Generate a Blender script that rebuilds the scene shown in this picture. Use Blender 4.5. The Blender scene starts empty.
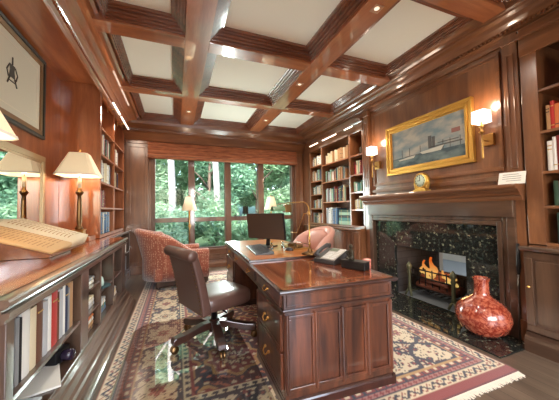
import bpy, bmesh, math, random
from mathutils import Vector, Matrix
R = math.radians
random.seed(7)
col = bpy.context.scene.collection
sc = bpy.context.scene

# ------------------------------------------------------------------ materials
def srgb(r, g, b):
    f = lambda c: (c/255/12.92) if c/255 <= .04045 else ((c/255+.055)/1.055)**2.4
    return (f(r), f(g), f(b), 1)
MATS = {}
def schlick(nt, f0):
    lw = nt.nodes.new('ShaderNodeLayerWeight'); lw.inputs[0].default_value = .5
    p = nt.nodes.new('ShaderNodeMath'); p.operation = 'POWER'; p.inputs[1].default_value = 4
    mr = nt.nodes.new('ShaderNodeMapRange'); mr.inputs['To Min'].default_value = f0
    nt.links.new(lw.outputs['Facing'], p.inputs[0]); nt.links.new(p.outputs[0], mr.inputs['Value'])
    ge = nt.nodes.new('ShaderNodeNewGeometry'); iv = nt.nodes.new('ShaderNodeMath'); iv.operation = 'SUBTRACT'; iv.inputs[0].default_value = 1
    mu = nt.nodes.new('ShaderNodeMath'); mu.operation = 'MULTIPLY'
    nt.links.new(ge.outputs['Backfacing'], iv.inputs[1]); nt.links.new(iv.outputs[0], mu.inputs[0]); nt.links.new(mr.outputs[0], mu.inputs[1]); return mu
def nm(name):
    m = bpy.data.materials.new(name); m.use_nodes = True
    nt = m.node_tree
    return m, nt, nt.nodes['Principled BSDF']
def plain(name, c, rough=.5, metal=0, coat=0, spec=.5, bump=0, bscale=200, trans=0, emis=None, estr=0, ior=1.45):
    if name in MATS: return MATS[name]
    m, nt, b = nm(name)
    b.inputs['Base Color'].default_value = srgb(*c)
    b.inputs['Roughness'].default_value = rough
    b.inputs['Metallic'].default_value = metal
    b.inputs['Coat Weight'].default_value = coat
    b.inputs['Coat Roughness'].default_value = .12
    b.inputs['Specular IOR Level'].default_value = spec
    b.inputs['Transmission Weight'].default_value = trans
    b.inputs['IOR'].default_value = ior
    tc = nt.nodes.new('ShaderNodeTexCoord')
    n = nt.nodes.new('ShaderNodeTexNoise'); n.inputs['Scale'].default_value = bscale
    nt.links.new(tc.outputs['Object'], n.inputs['Vector'])
    if not trans and not emis:
        mx = nt.nodes.new('ShaderNodeMixRGB'); mx.blend_type = 'MULTIPLY'; mx.inputs[0].default_value = .12
        mx.inputs[1].default_value = srgb(*c)
        nt.links.new(n.outputs['Color'], mx.inputs[2]); nt.links.new(mx.outputs[0], b.inputs['Base Color'])
    if bump:
        bp = nt.nodes.new('ShaderNodeBump'); bp.inputs['Strength'].default_value = bump; bp.inputs['Distance'].default_value = .01
        nt.links.new(n.outputs['Fac'], bp.inputs['Height']); nt.links.new(bp.outputs[0], b.inputs['Normal'])
    if emis:
        b.inputs['Emission Color'].default_value = srgb(*emis); b.inputs['Emission Strength'].default_value = estr
    MATS[name] = m
    return m
def wood(name, c1, c2, axis='z', rough=.34, coat=1, sc_=9, crough=.07):
    m, nt, b = nm(name)
    tc = nt.nodes.new('ShaderNodeTexCoord'); mp = nt.nodes.new('ShaderNodeMapping')
    s = {'x': (.12, 1, 1), 'y': (1, .12, 1), 'z': (1, 1, .12)}[axis]
    mp.inputs['Scale'].default_value = s
    n = nt.nodes.new('ShaderNodeTexNoise'); n.inputs['Scale'].default_value = sc_; n.inputs['Detail'].default_value = 6; n.inputs['Distortion'].default_value = .6
    n2 = nt.nodes.new('ShaderNodeTexNoise'); n2.inputs['Scale'].default_value = sc_*9; n2.inputs['Detail'].default_value = 3
    r = nt.nodes.new('ShaderNodeValToRGB')
    r.color_ramp.elements[0].position = .32; r.color_ramp.elements[0].color = srgb(*c2)
    r.color_ramp.elements[1].position = .68; r.color_ramp.elements[1].color = srgb(*c1)
    mx = nt.nodes.new('ShaderNodeMixRGB'); mx.blend_type = 'MULTIPLY'; mx.inputs[0].default_value = .35
    L = nt.links.new
    L(tc.outputs['Object'], mp.inputs[0]); L(mp.outputs[0], n.inputs['Vector']); L(mp.outputs[0], n2.inputs['Vector'])
    L(n.outputs['Fac'], r.inputs[0]); L(r.outputs[0], mx.inputs[1]); L(n2.outputs['Fac'], mx.inputs[2]); L(mx.outputs[0], b.inputs['Base Color'])
    b.inputs['Roughness'].default_value = rough
    b.inputs['Coat Weight'].default_value = coat; b.inputs['Coat Roughness'].default_value = crough; b.inputs['Coat IOR'].default_value = 1.6
    bp = nt.nodes.new('ShaderNodeBump'); bp.inputs['Strength'].default_value = .02; bp.inputs['Distance'].default_value = .003
    L(n2.outputs['Fac'], bp.inputs['Height']); L(bp.outputs[0], b.inputs['Normal'])
    return m
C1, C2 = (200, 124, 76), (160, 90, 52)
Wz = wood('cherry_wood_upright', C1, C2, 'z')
Wx = wood('cherry_wood_across', C1, C2, 'x')
Wy = wood('cherry_wood_lengthwise', C1, C2, 'y')
D1, D2 = (146, 94, 58), (108, 66, 40)  # same wood as above, its dimmer light put into a darker tone
Dz = wood('cherry_wood_dim_upright', D1, D2, 'z')
Dy = wood('cherry_wood_dim_lengthwise', D1, D2, 'y')
Dx = wood('cherry_wood_dim_across', D1, D2, 'x')
K1, K2 = (98, 72, 54), (66, 46, 34)  # same wood again, deeper shade put into the tone
Kz = wood('cherry_wood_shaded_upright', K1, K2, 'z')
Ky = wood('cherry_wood_shaded_lengthwise', K1, K2, 'y')
def lacquer(m, ior=2.1, r=.05):
    b = m.node_tree.nodes['Principled BSDF']; b.inputs['Coat IOR'].default_value = ior; b.inputs['Coat Roughness'].default_value = r; return m
Bx = lacquer(wood('lacquered_beam_across', C1, C2, 'x')); By = lacquer(wood('lacquered_beam_lengthwise', C1, C2, 'y'))
for m_ in (Dz, Dx): lacquer(m_, 1.5, .2)
Rx = lacquer(wood('coffer_moulding_wood', (146, 84, 52), (104, 56, 34), 'x'), 1.7, .1)
DeskM = wood('desk_flame_veneer', (112, 62, 38), (50, 26, 18), 'z', .3, .6, 14)
DeskT = wood('desk_top_veneer', (168, 92, 56), (112, 52, 30), 'y', .16, 1, 12, .06)
OrangeLitT = wood('orange_lit_board_veneer', (226, 142, 66), (198, 112, 44), 'x', .3, .6, 8)  # orange cast of the light put into the veneer colour
DarkW = wood('dark_edge_wood', (70, 38, 26), (44, 24, 18), 'z', .3, .6)
Counter = wood('counter_wood', (206, 118, 74), (166, 84, 48), 'y', .24, .8, 8, .1)
brass = plain('aged_brass', (196, 152, 88), .28, 1)
darkbrass = plain('dark_brass', (120, 92, 60), .35, 1)
iron = plain('black_iron', (38, 34, 32), .45, .7)
cream = plain('coffer_grasscloth', (246, 246, 232), .85, bump=.15, bscale=300)
black = plain('black_plastic', (28, 28, 30), .35)
shade = plain('cream_lampshade_fabric', (250, 236, 205), .7, emis=(255, 226, 178), estr=.28)
white_shade = plain('white_sconce_glass', (255, 250, 245), .5, emis=(255, 244, 235), estr=1.3)
bulbm = plain('glowing_tube', (255, 240, 220), .5, emis=(255, 236, 214), estr=3)
paper = plain('book_pages', (226, 216, 194), .8)
gold = plain('gilt_frame', (214, 168, 84), .32, .85, bump=.3, bscale=120)
leather = plain('brown_leather', (84, 58, 50), .42, coat=.3, bump=.12, bscale=90)

# ------------------------------------------------------------------ mesh builder
class M:
    def __init__(s): s.v = []; s.f = []; s.mi = []; s.sm = []
    def add(s, vs, fs, mi=0, sm=False, mat=None):
        o = len(s.v)
        for v in vs:
            v = Vector(v)
            s.v.append(mat @ v if mat else v)
        for f in fs: s.f.append([o+i for i in f]); s.mi.append(mi); s.sm.append(sm)
        return s
    def box(s, x0, x1, y0, y1, z0, z1, mi=0, mat=None):
        vs = [(x, y, z) for z in (z0, z1) for y in (y0, y1) for x in (x0, x1)]
        return s.add(vs, [(0,2,3,1),(4,5,7,6),(0,1,5,4),(2,6,7,3),(0,4,6,2),(1,3,7,5)], mi, False, mat)
    def prism(s, prof, axis, a, b, mi=0, mat=None, sm=False):
        # prof: closed polygon; axis 'y' -> (x,z); axis 'x' -> (y,z); axis 'z' -> (x,y)
        n = len(prof)
        def P(p, t): return {'y': (p[0], t, p[1]), 'x': (t, p[0], p[1]), 'z': (p[0], p[1], t)}[axis]
        vs = [P(p, a) for p in prof] + [P(p, b) for p in prof]
        fs = [(i, (i+1) % n, n+(i+1) % n, n+i) for i in range(n)] + [tuple(range(n))[::-1], tuple(range(n, 2*n))]
        return s.add(vs, fs, mi, sm, mat)
    def lathe(s, prof, c=(0,0,0), seg=24, mi=0, mat=None, sm=True, sx=1, sy=1):
        vs = []; fs = []
        for r, z in prof:
            for k in range(seg):
                a = 2*math.pi*k/seg; vs.append((c[0]+r*sx*math.cos(a), c[1]+r*sy*math.sin(a), c[2]+z))
        for j in range(len(prof)-1):
            for k in range(seg):
                k2 = (k+1) % seg
                fs.append((j*seg+k, j*seg+k2, (j+1)*seg+k2, (j+1)*seg+k))
        fs.append(tuple(range(seg))[::-1]); fs.append(tuple(range((len(prof)-1)*seg, len(prof)*seg)))
        return s.add(vs, fs, mi, sm, mat)
    def tube(s, pts, r, seg=10, mi=0, mat=None):
        pts = [Vector(p) for p in pts]; rs = r if isinstance(r, (list, tuple)) else [r]*len(pts)
        vs = []; fs = []
        for i, p in enumerate(pts):
            d = (pts[min(i+1, len(pts)-1)] - pts[max(i-1, 0)]).normalized()
            u = d.orthogonal().normalized() if i == 0 else (pu - pu.dot(d)*d).normalized()
            pu = u; w = d.cross(u)
            for k in range(seg):
                a = 2*math.pi*k/seg; vs.append(p + rs[i]*(math.cos(a)*u + math.sin(a)*w))
        for j in range(len(pts)-1):
            for k in range(seg):
                k2 = (k+1) % seg; fs.append((j*seg+k, j*seg+k2, (j+1)*seg+k2, (j+1)*seg+k))
        fs.append(tuple(range(seg))[::-1]); fs.append(tuple(range((len(pts)-1)*seg, len(pts)*seg)))
        return s.add(vs, fs, mi, True, mat)
    def ball(s, c, r, seg=16, rings=8, mi=0, mat=None, sx=1, sy=1, sz=1):
        prof = [(r*math.sin(math.pi*i/rings)+1e-4, -r*sz*math.cos(math.pi*i/rings)) for i in range(rings+1)]
        return s.lathe(prof, c, seg, mi, mat, True, sx, sy)
    def frame(s, a0, a1, z0, z1, w, axis, p0, p1, mi=0):
        """rectangular ring: in plane perpendicular to axis, between p0 and p1 on it"""
        def bx(u0, u1, w0, w1):
            if axis == 'x': s.box(p0, p1, u0, u1, w0, w1, mi)
            else: s.box(u0, u1, p0, p1, w0, w1, mi)
        bx(a0, a1, z0, z0+w); bx(a0, a1, z1-w, z1); bx(a0, a0+w, z0+w, z1-w); bx(a1-w, a1, z0+w, z1-w)
        return s
    def build(s, name, mats, parent=None, bevel=0, seg=2, loc=None, rot=None, subsurf=0, kind=None):
        me = bpy.data.meshes.new(name)
        me.from_pydata([tuple(v) for v in s.v], [], s.f)
        if not isinstance(mats, (list, tuple)): mats = [mats]
        for m in mats: me.materials.append(m)
        for p, mi, sm in zip(me.polygons, s.mi, s.sm): p.material_index = mi; p.use_smooth = sm
        bm = bmesh.new(); bm.from_mesh(me); bmesh.ops.recalc_face_normals(bm, faces=bm.faces); bm.to_mesh(me); bm.free()
        o = bpy.data.objects.new(name, me); col.objects.link(o)
        if parent: o.parent = parent
        if loc: o.location = loc
        if rot: o.rotation_euler = rot
        if bevel:
            b = o.modifiers.new('bevel', 'BEVEL'); b.width = bevel; b.segments = seg; b.limit_method = 'ANGLE'; b.angle_limit = R(40)
        if subsurf:
            b = o.modifiers.new('sub', 'SUBSURF'); b.levels = subsurf; b.render_levels = subsurf
            for p in me.polygons: p.use_smooth = True
        if kind: o['kind'] = kind
        return o
def tag(o, label, cat, group=None, kind=None):
    o['label'] = label; o['category'] = cat
    if group: o['group'] = group
    if kind: o['kind'] = kind
    return o
def thing(name, label, cat, loc=(0,0,0), rz=0, group=None):
    o = bpy.data.objects.new(name, None); col.objects.link(o); o.empty_display_size = .05
    o.location = loc; o.rotation_euler = (0, 0, rz)
    return tag(o, label, cat, group)
def S(name, m, mat, bevel=0): return m.build(name, mat, bevel=bevel, kind='structure')
def copy_tree(o, parent=None):
    c = o.copy(); col.objects.link(c); c.parent = parent
    for ch in list(o.children): copy_tree(ch, c)
    return c
def RZ(a, loc=(0,0,0)): return Matrix.Translation(loc) @ Matrix.Rotation(a, 4, 'Z')

# ------------------------------------------------------------------ room shell
XL, XR, YB, YF = -1.41, 3.04, -2.6, 6.1
ZC = 3.20
floorm = wood('grey_brown_floorboards', (128, 110, 92), (96, 80, 66), 'y', .4, .3, 7, .2)
def add_boards(m):
    nt = m.node_tree; b = nt.nodes['Principled BSDF']; L = nt.links.new
    tc = nt.nodes.new('ShaderNodeTexCoord'); mp = nt.nodes.new('ShaderNodeMapping'); mp.inputs['Rotation'].default_value = (0, 0, R(90))
    br = nt.nodes.new('ShaderNodeTexBrick'); br.inputs['Scale'].default_value = 1; br.inputs['Brick Width'].default_value = 1.4; br.inputs['Row Height'].default_value = .12
    br.inputs['Mortar Size'].default_value = .002; br.inputs['Color1'].default_value = (1, 1, 1, 1); br.inputs['Color2'].default_value = (.75, .75, .75, 1); br.inputs['Mortar'].default_value = (.2, .2, .2, 1)
    L(tc.outputs['Object'], mp.inputs[0]); L(mp.outputs[0], br.inputs['Vector'])
    src = b.inputs['Base Color'].links[0].from_socket
    mx = nt.nodes.new('ShaderNodeMixRGB'); mx.blend_type = 'MULTIPLY'; mx.inputs[0].default_value = 1
    L(src, mx.inputs[1]); L(br.outputs[0], mx.inputs[2]); L(mx.outputs[0], b.inputs['Base Color'])
add_boards(floorm)
S('floor', M().box(XL-.1, 3.05, YB-.1, YF+.2, -.1, 0), floorm)
S('ceiling', M().box(XL-.1, 3.5, YB-.1, YF+.2, ZC-.02, ZC+.08), cream)
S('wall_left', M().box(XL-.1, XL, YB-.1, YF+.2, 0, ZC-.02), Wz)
# back wall, with an unseen large window added behind the photographer for fill light
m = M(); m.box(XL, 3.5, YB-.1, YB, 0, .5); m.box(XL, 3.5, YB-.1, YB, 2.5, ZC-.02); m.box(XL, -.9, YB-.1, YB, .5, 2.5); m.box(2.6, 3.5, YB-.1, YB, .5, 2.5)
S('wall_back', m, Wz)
m = M(); m.frame(-.9, 2.6, .5, 2.5, .07, 'y', YB-.08, YB-.02)
for x in (.25, 1.4): m.box(x, x+.06, YB-.08, YB-.02, .57, 2.43)
S('window_2', m, Kz, .006)
# front (window) wall
WX0, WX1, WZ0, WZ1 = -.48, 2.80, .38, 2.46
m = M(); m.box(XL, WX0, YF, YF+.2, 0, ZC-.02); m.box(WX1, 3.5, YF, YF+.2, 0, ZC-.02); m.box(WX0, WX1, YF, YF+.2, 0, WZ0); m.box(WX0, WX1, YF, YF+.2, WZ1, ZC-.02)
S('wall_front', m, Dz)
# window frame + mullions, one window per light
fm = wood('window_oak', (122, 84, 62), (88, 56, 42), 'z', .35, .5)
m = M(); m.frame(WX0, WX1, WZ0, WZ1, .07, 'y', YF-.015, YF+.12)
for a, b in ((.25, .38), (1.045, 1.185), (1.845, 1.985)): m.box(a, b, YF-.02, YF+.12, WZ0+.07, WZ1-.07)
xs = [(WX0+.07, .25), (.38, 1.045), (1.185, 1.845), (1.985, WX1-.07)]
for a, b in xs: m.box(a, b, YF-.01, YF+.12, 1.02, 1.115)
S('window_1', m, fm, .006)
glass = plain('window_glass', (255, 255, 255), 0.0, trans=1, ior=1.01)
def add_glass():
    m, nt, b = nm('clear_window_pane')
    nt.nodes.remove(b); out = nt.nodes['Material Output']
    t = nt.nodes.new('ShaderNodeBsdfTransparent'); t.inputs[0].default_value = (.97, .99, .98, 1)
    g = nt.nodes.new('ShaderNodeBsdfGlossy'); g.inputs['Roughness'].default_value = .02
    fr = schlick(nt, 0.012)
    mx = nt.nodes.new('ShaderNodeMixShader'); L = nt.links.new
    L(fr.outputs[0], mx.inputs[0]); L(t.outputs[0], mx.inputs[1]); L(g.outputs[0], mx.inputs[2]); L(mx.outputs[0], out.inputs[0])
    return m
pane = add_glass()
k = 3
for a, b in xs:
    for z0, z1 in ((WZ0+.07, 1.02), (1.115, WZ1-.07)):
        S('window_%d' % k, M().box(a, b, YF+.045, YF+.051, z0, z1), pane); k += 1
# sill and apron panelling below windows
m = M(); m.box(WX0-.06, WX1+.05, YF-.09, YF, .37, .415); m.box(WX0-.03, WX1+.03, YF-.03, YF, .3, .37)
for a, b in ((-.45, .28), (.36, 1.08), (1.16, 1.88), (1.96, 2.75)): m.frame(a, b, .17, .29, .02, 'y', YF-.02, YF)
S('trim_1', m, Dx, .005)
S('baseboard_front', M().prism([(YF-.05, 0), (YF, 0), (YF, .15), (YF-.015, .15), (YF-.02, .12), (YF-.04, .1), (YF-.05, .08)], 'x', -.9, 2.86), Dx)
# pilasters on the window wall
def pilaster(name, x0, x1, y, z0, z1, mat, d=.06):
    m = M(); m.box(x0, x1, y-d, y, z0, z1)
    m.box(x0-.012, x1+.012, y-d-.02, y, z0, z0+.16); m.box(x0-.01, x1+.01, y-d-.015, y, .86, .93)
    m.box(x0-.01, x1+.01, y-d-.02, y, z1-.06, z1)
    for a, b in ((.22, .8), (1.0, z1-.12)): m.frame(x0+.05, x1-.05, a, b, .02, 'y', y-d-.014, y-d)
    S(name, m, mat, .004)
pilaster('trim_2', -.93, -.54, YF, 0, 2.72, Dz)
pilaster('trim_3', 2.82, 3.03, YF, 0, 2.72, Dz)
# valance / frieze over the window
m = M()
m.prism([(YF, 2.72), (YF-.09, 2.72), (YF-.11, 2.74), (YF-.2, 2.86), (YF-.24, 2.88), (YF-.24, 2.93), (YF-.34, 3.0), (YF-.36, 3.05), (YF-.36, ZC-.02), (YF, ZC-.02)], 'x', -.97, 3.04)
S('trim_4', m, Dx)
rb = thing('roller_blind', 'brown woven roman blind folded up across the top of the windows', 'window blind', (1.15, YF-.06, 2.41))
bl = wood('woven_brown_blind', (188, 116, 76), (130, 70, 44), 'x', .7, 0, 40)
m = M()
for i in range(4):
    z = .3-.085*i
    m.prism([(-.03-.012*i, z), (.03, z), (.03, z-.09), (-.035-.014*i, z-.09), (-.05-.014*i, z-.05)], 'x', -1.69, 1.69)
m.build('folded_blind', bl, rb)
M().box(-1.7, 1.7, -.09, .045, -.0, .012).build('bottom_rail', Dx, rb, .003)

# left soffit + crown moulding
S('trim_5', M().box(XL, -.97, YB, YF, 3.0, ZC-.02), Wy)
crown = [(-.97, 2.9), (-.955, 2.9), (-.945, 2.93), (-.92, 2.945), (-.92, 2.965), (-.90, 2.985), (-.86, 3.005), (-.85, 3.02), (-.82, 3.03), (-.78, 3.045), (-.75, 3.05), (-.72, 3.05), (-.71, 3.07), (-.70, 3.10), (-.67, 3.11), (-.66, 3.15), (-.62, 3.16), (-.62, ZC-.02), (-.97, ZC-.02)]
S('trim_6', M().prism(crown, 'y', YB, YF-.36), By)
m = M()
y = YB+.03
while y < YF-.4:
    m.box(-.925, -.905, y, y+.018, 2.945, 2.972); y += .036
S('trim_7', m, Wy)
# right crown
rc = [(3.04, 2.88), (3.02, 2.88), (3.01, 2.91), (2.985, 2.92), (2.985, 2.945), (2.96, 2.965), (2.93, 2.985), (2.92, 3.0), (2.91, 3.02), (2.87, 3.035), (2.86, 3.05), (2.82, 3.05), (2.81, 3.08), (2.79, 3.10), (2.77, 3.11), (2.76, 3.15), (2.72, 3.16), (2.72, ZC-.02), (3.04, ZC-.02)]
S('trim_8', M().prism(rc, 'y', YB, YF-.36), Dy)
m = M(); y = YB+.03
while y < YF-.4:
    m.box(2.966, 2.99, y, y+.018, 2.925, 2.947); y += .036
S('trim_9', m, Dy)
# ceiling beams (coffers)
BZ = 3.05
ybeams = [(.09, .34), (1.56, 1.80)]
xbeams = [(-2.3, -2.1), (-1.1, -.9), (.02, .21), (1.42, 1.61), (2.83, 3.02), (4.24, 4.42)]
n = 10
for a, b in ybeams:
    S('trim_%d' % n, M().box(a, b, YB, YF-.36, BZ, ZC-.02), By, .003); n += 1
segx = [(-.72, .09), (.34, 1.56), (1.80, 2.82)]
for a, b in xbeams:
    m = M()
    for p, q in segx: m.box(p, q, a, b, BZ, ZC-.02)
    S('trim_%d' % n, m, Bx, .003); n += 1
# coffer inner mouldings: stepped rings
ys = [YB]+[v for p in xbeams for v in p]+[YF-.36]
yc = [(ys[i], ys[i+1]) for i in range(0, len(ys), 2)]
xc = [(-.62, .09), (.34, 1.56), (1.80, 2.72)]
for ci, (p, q) in enumerate(xc):
    for a, b in yc:
        if b < .4: continue
        m = M()
        for k, (off, z0, z1) in enumerate([(.022, 3.075, 3.095), (.05, 3.095, 3.115), (.075, 3.115, 3.14), (.10, 3.14, 3.155), (.13, 3.155, 3.182)]):
            le = off if ci > 0 else off*.5
            re = off if ci < 2 else off*.5
            m.box(p, q, a, a+off, z0, z1); m.box(p, q, b-off, b, z0, z1)
            m.box(p, p+le, a+off, b-off, z0, z1); m.box(q-re, q, a+off, b-off, z0, z1)
        S('trim_%d' % n, m, Rx, .002); n += 1

# ------------------------------------------------------------------ right wall (chimney breast) with fireplace opening
OY0, OY1, OZ = 2.0, 3.03, .70
def rb_(m, x0, x1):  # wall panel with opening
    m.box(x0, x1, 1.42, OY0, 0, ZC-.02); m.box(x0, x1, OY1, 3.62, 0, ZC-.02); m.box(x0, x1, OY0, OY1, OZ, ZC-.02)
m = M(); rb_(m, 3.04, 3.12)
m.box(3.4, 3.5, 3.6, YF, 0, ZC-.02); m.box(3.4, 3.5, YB, 1.48, 0, ZC-.02)
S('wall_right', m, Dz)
S('wall_right_jamb', M().box(3.12, 3.4, 3.56, 3.62, 0, ZC-.02), Dz)
S('wall_right_nib', M().box(3.12, 3.4, 1.42, 1.48, 0, ZC-.02), Dz)
S('wall_right_corner', M().box(3.04, 3.4, 5.625, YF, 0, 3.0), Dz)
# overmantel panel moulding
m = M()
def pframe(m, y0, y1, z0, z1, w=.03, d=.022, x=3.04):
    m.frame(y0, y1, z0, z1, w, 'x', x-d, x); m.frame(y0+w, y1-w, z0+w, z1-w, w*.5, 'x', x-d*.5, x)
pframe(m, 1.60, 3.45, 1.60, 2.80)
m.box(3.015, 3.04, 1.5, 3.6, 2.84, 2.88)
m.box(3.01, 3.04, 1.5, 3.56, 1.50, 1.55)
S('trim_%d' % n, m, Dy, .004); n += 1
# pilasters flanking the chimney breast
for (a, b) in ((1.43, 1.55), (3.50, 3.62)):
    m = M(); m.box(2.98, 3.04, a, b, 0, 2.88); m.box(2.96, 3.04, a-.01, b+.01, 0, .2); m.box(2.965, 3.04, a-.01, b+.01, 2.80, 2.88)
    m.frame(a+.03, b-.03, 1.6, 2.7, .01, 'x', 2.97, 2.98)
    S('trim_%d' % n, m, Dz, .004); n += 1

# ------------------------------------------------------------------ fireplace
def granite():
    m, nt, b = nm('black_granite'); L = nt.links.new
    tc = nt.nodes.new('ShaderNodeTexCoord'); v = nt.nodes.new('ShaderNodeTexVoronoi'); v.inputs['Scale'].default_value = 55
    no = nt.nodes.new('ShaderNodeTexNoise'); no.inputs['Scale'].default_value = 22; no.inputs['Detail'].default_value = 5
    r = nt.nodes.new('ShaderNodeValToRGB'); e = r.color_ramp.elements
    e[0].position = .3; e[0].color = srgb(20, 22, 22); e[1].position = .62; e[1].color = srgb(44, 48, 44)
    e2 = e.new(.72); e2.color = srgb(130, 126, 104)
    mx = nt.nodes.new('ShaderNodeMixRGB'); mx.inputs[0].default_value = .35; mx.blend_type = 'MIX'
    L(tc.outputs['Object'], v.inputs['Vector']); L(tc.outputs['Object'], no.inputs['Vector'])
    L(no.outputs['Fac'], mx.inputs[1]); L(v.outputs['Color'], mx.inputs[2]); L(mx.outputs[0], r.inputs[0]); L(r.outputs[0], b.inputs['Base Color'])
    b.inputs['Roughness'].default_value = .06; b.inputs['Specular IOR Level'].default_value = .8
    return m
gran = granite()
fp = thing('fireplace', 'wooden mantelpiece with speckled black granite surround and hearth', 'fireplace', (3.04, 2.5, 0))
def Fb(m, x0, x1, y0, y1, z0, z1): m.box(x0-3.04, x1-3.04, y0-2.5, y1-2.5, z0, z1); return m
m = M(); Fb(m, 3.0, 3.04, 1.66, OY0, 0, 1.05); Fb(m, 3.0, 3.04, OY1, 3.40, 0, 1.05); Fb(m, 3.0, 3.04, OY0, OY1, OZ, 1.05)
m.build('granite_surround', gran, fp)
m = M(); Fb(m, 2.47, 3.04, 1.40, 3.62, 0, .012); m.build('granite_hearth', gran, fp, .003)
m = M()
for w, d in ((.05, .05), (.09, .03)):
    y0, y1, z1 = 1.66, 3.40, 1.05
    Fb(m, 2.99-d, 3.039, y0-w, y0-w+.04, 0.012, z1+w); Fb(m, 2.99-d, 3.039, y1+w-.04, y1+w, 0.012, z1+w); Fb(m, 2.99-d, 3.039, y0-w+.04, y1+w-.04, z1+w-.04, z1+w)
m.build('surround_moulding', Kz, fp, .006)
m = M(); Fb(m, 2.93, 3.039, 1.50, 3.50, 1.14, 1.34)
for a, b in ((1.50, 1.57), (3.43, 3.50)): Fb(m, 2.95, 3.039, a, b, .012, 1.14)
m.build('frieze', Ky, fp, .005)
m = M(); prof = [(-.001, 1.30), (-.115, 1.30), (-.12, 1.32), (-.13, 1.34), (-.15, 1.35), (-.155, 1.37), (-.18, 1.395), (-.185, 1.405), (-.20, 1.405), (-.215, 1.41), (-.22, 1.425), (-.22, 1.44), (-.21, 1.45), (-.001, 1.45)]
m.prism([(x, z) for x, z in prof], 'y', 1.42-2.5, 3.58-2.5)
m.build('mantel_shelf', Dy, fp, .002)
# firebox: brick sides, gravel floor, open to the room behind
bm_, nt, b = nm('grey_firebrick'); L = nt.links.new
tc = nt.nodes.new('ShaderNodeTexCoord'); mp = nt.nodes.new('ShaderNodeMapping'); mp.inputs['Rotation'].default_value = (R(90), 0, 0)
br = nt.nodes.new('ShaderNodeTexBrick'); br.inputs['Scale'].default_value = 1; br.inputs['Brick Width'].default_value = .2; br.inputs['Row Height'].default_value = .1; br.inputs['Mortar Size'].default_value = .006
br.inputs['Color1'].default_value = srgb(60, 54, 52); br.inputs['Color2'].default_value = srgb(50, 45, 44); br.inputs['Mortar'].default_value = srgb(40, 36, 34)
L(tc.outputs['Object'], mp.inputs[0]); L(mp.outputs[0], br.inputs['Vector']); L(br.outputs[0], b.inputs['Base Color']); b.inputs['Roughness'].default_value = .9
m = M(); Fb(m, 3.035, 3.13, OY1-.012, OY1, .011, OZ-.012); Fb(m, 3.035, 3.13, OY0, OY0+.012, .011, OZ-.012); Fb(m, 3.035, 3.13, OY0, OY1, OZ-.012, OZ); Fb(m, 3.12, 3.92, OY1, OY1+.06, 0, OZ+.05); Fb(m, 3.12, 3.92, OY0-.06, OY0, 0, OZ+.05); Fb(m, 3.12, 3.92, OY0, OY1, OZ, OZ+.05); Fb(m, 3.88, 3.92, OY0, OY1, .01, .24)
m.build('firebox', bm_, fp)
m = M(); Fb(m, 3.041, 3.88, OY0, OY1, -.04, .01); m.build('firebox_floor', plain('pale_grey_ember_gravel', (120, 126, 130), .8, bump=1, bscale=60), fp)
# adjoining room seen through the firebox
S('wall_adjoining', M().box(6.0, 6.1, .0, 5.5, 0, 2.6), plain('pale_plaster', (206, 204, 198), .9))
m = M(); m.box(3.92, 4.0, .0, OY0, 0, 2.6); m.box(3.92, 4.0, OY1, 5.5, 0, 2.6); m.box(3.92, 4.0, OY0, OY1, OZ, 2.6); S('wall_adjoining_near', m, MATS['pale_plaster'])
m = M(); m.box(3.92, 6.1, 5.5, 5.6, 0, 2.6); m.box(3.92, 6.1, -.1, 0, 0, 2.6); S('wall_adjoining_side', m, MATS['pale_plaster'])
S('ceiling_adjoining', M().box(3.92, 6.1, 0, 5.5, 2.6, 2.7), MATS['pale_plaster'])
S('floor_adjoining', M().box(3.921, 6.1, 0, 5.5, -.1, 0), plain('pale_blue_carpet', (150, 164, 180), .95, bump=.4, bscale=150))
S('baseboard_adjoining', M().box(5.97, 6.0, 0, 5.5, 0, .14), plain('white_paint', (230, 230, 226), .5))

# fire grate
g = thing('fire_grate', 'black iron log basket with brass andirons burning in the fireplace', 'fire grate', (3.26, 2.54, .01))
m = M()
for i in range(7):
    y = -.30+i*.1; m.tube([(-.12, y, .18), (-.12, y, .40)], .008, 8)
for i in range(8):
    y = -.3+i*.085; m.tube([(-.14, y, .10), (.16, y, .10), (.18, y, .30)], .009, 8)
for z in (.14, .28, .38): m.tube([(-.13, -.31, z), (-.13, .31, z)], .01, 8)
for s_ in (-.3, .3): m.tube([(.16, s_, .0), (.16, s_, .3)], .012, 8)
m.build('basket', iron, g)
for s_ in (-.32, .32):
    m = M(); m.box(-.17, .1, s_-.02, s_+.02, .06, .1); m.tube([(-.2, s_-.05, .0), (-.18, s_-.03, .06), (-.17, s_, .1)], .016, 8); m.tube([(-.2, s_+.05, .0), (-.18, s_+.03, .06), (-.17, s_, .1)], .016, 8)
    m.lathe([(.01, .08), (.028, .1), (.022, .14), (.02, .3), (.03, .33), (.02, .36), (.034, .39), (.036, .42), (.02, .45), (.004, .47)], (-.17, s_, 0), 14)
    m.build('andiron', plain('verdigris_brass', (96, 96, 72), .5, .6), g)
bark = plain('charred_log_bark', (110, 60, 42), .85, bump=.9, bscale=40)
for i, (x, z, r, a, ly) in enumerate([(-.05, .16, .05, .06, .27), (.07, .17, .055, -.05, .27), (.01, .26, .05, .12, .24), (-.09, .25, .036, -.1, .22), (.07, .32, .042, -.16, .22)]):
    mm = RZ(a, (3.26+x, 2.54, .01+z)); m = M()
    m.tube([(0, -ly+j*ly/3, .006*math.sin(j*2.1+i)) for j in range(7)], [r*(1+.08*math.sin(j*1.7+i)) for j in range(7)], 12, 0, mm)
    lab = ['thick charred log lowest at the front of the grate', 'thick charred log lowest at the back of the grate', 'log laid on top of the two bottom ones', 'thin log resting against the front bars', 'topmost log at the back under the flames'][i]
    tag(m.build('log', bark), lab, 'log', 'logs in the grate')
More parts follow.
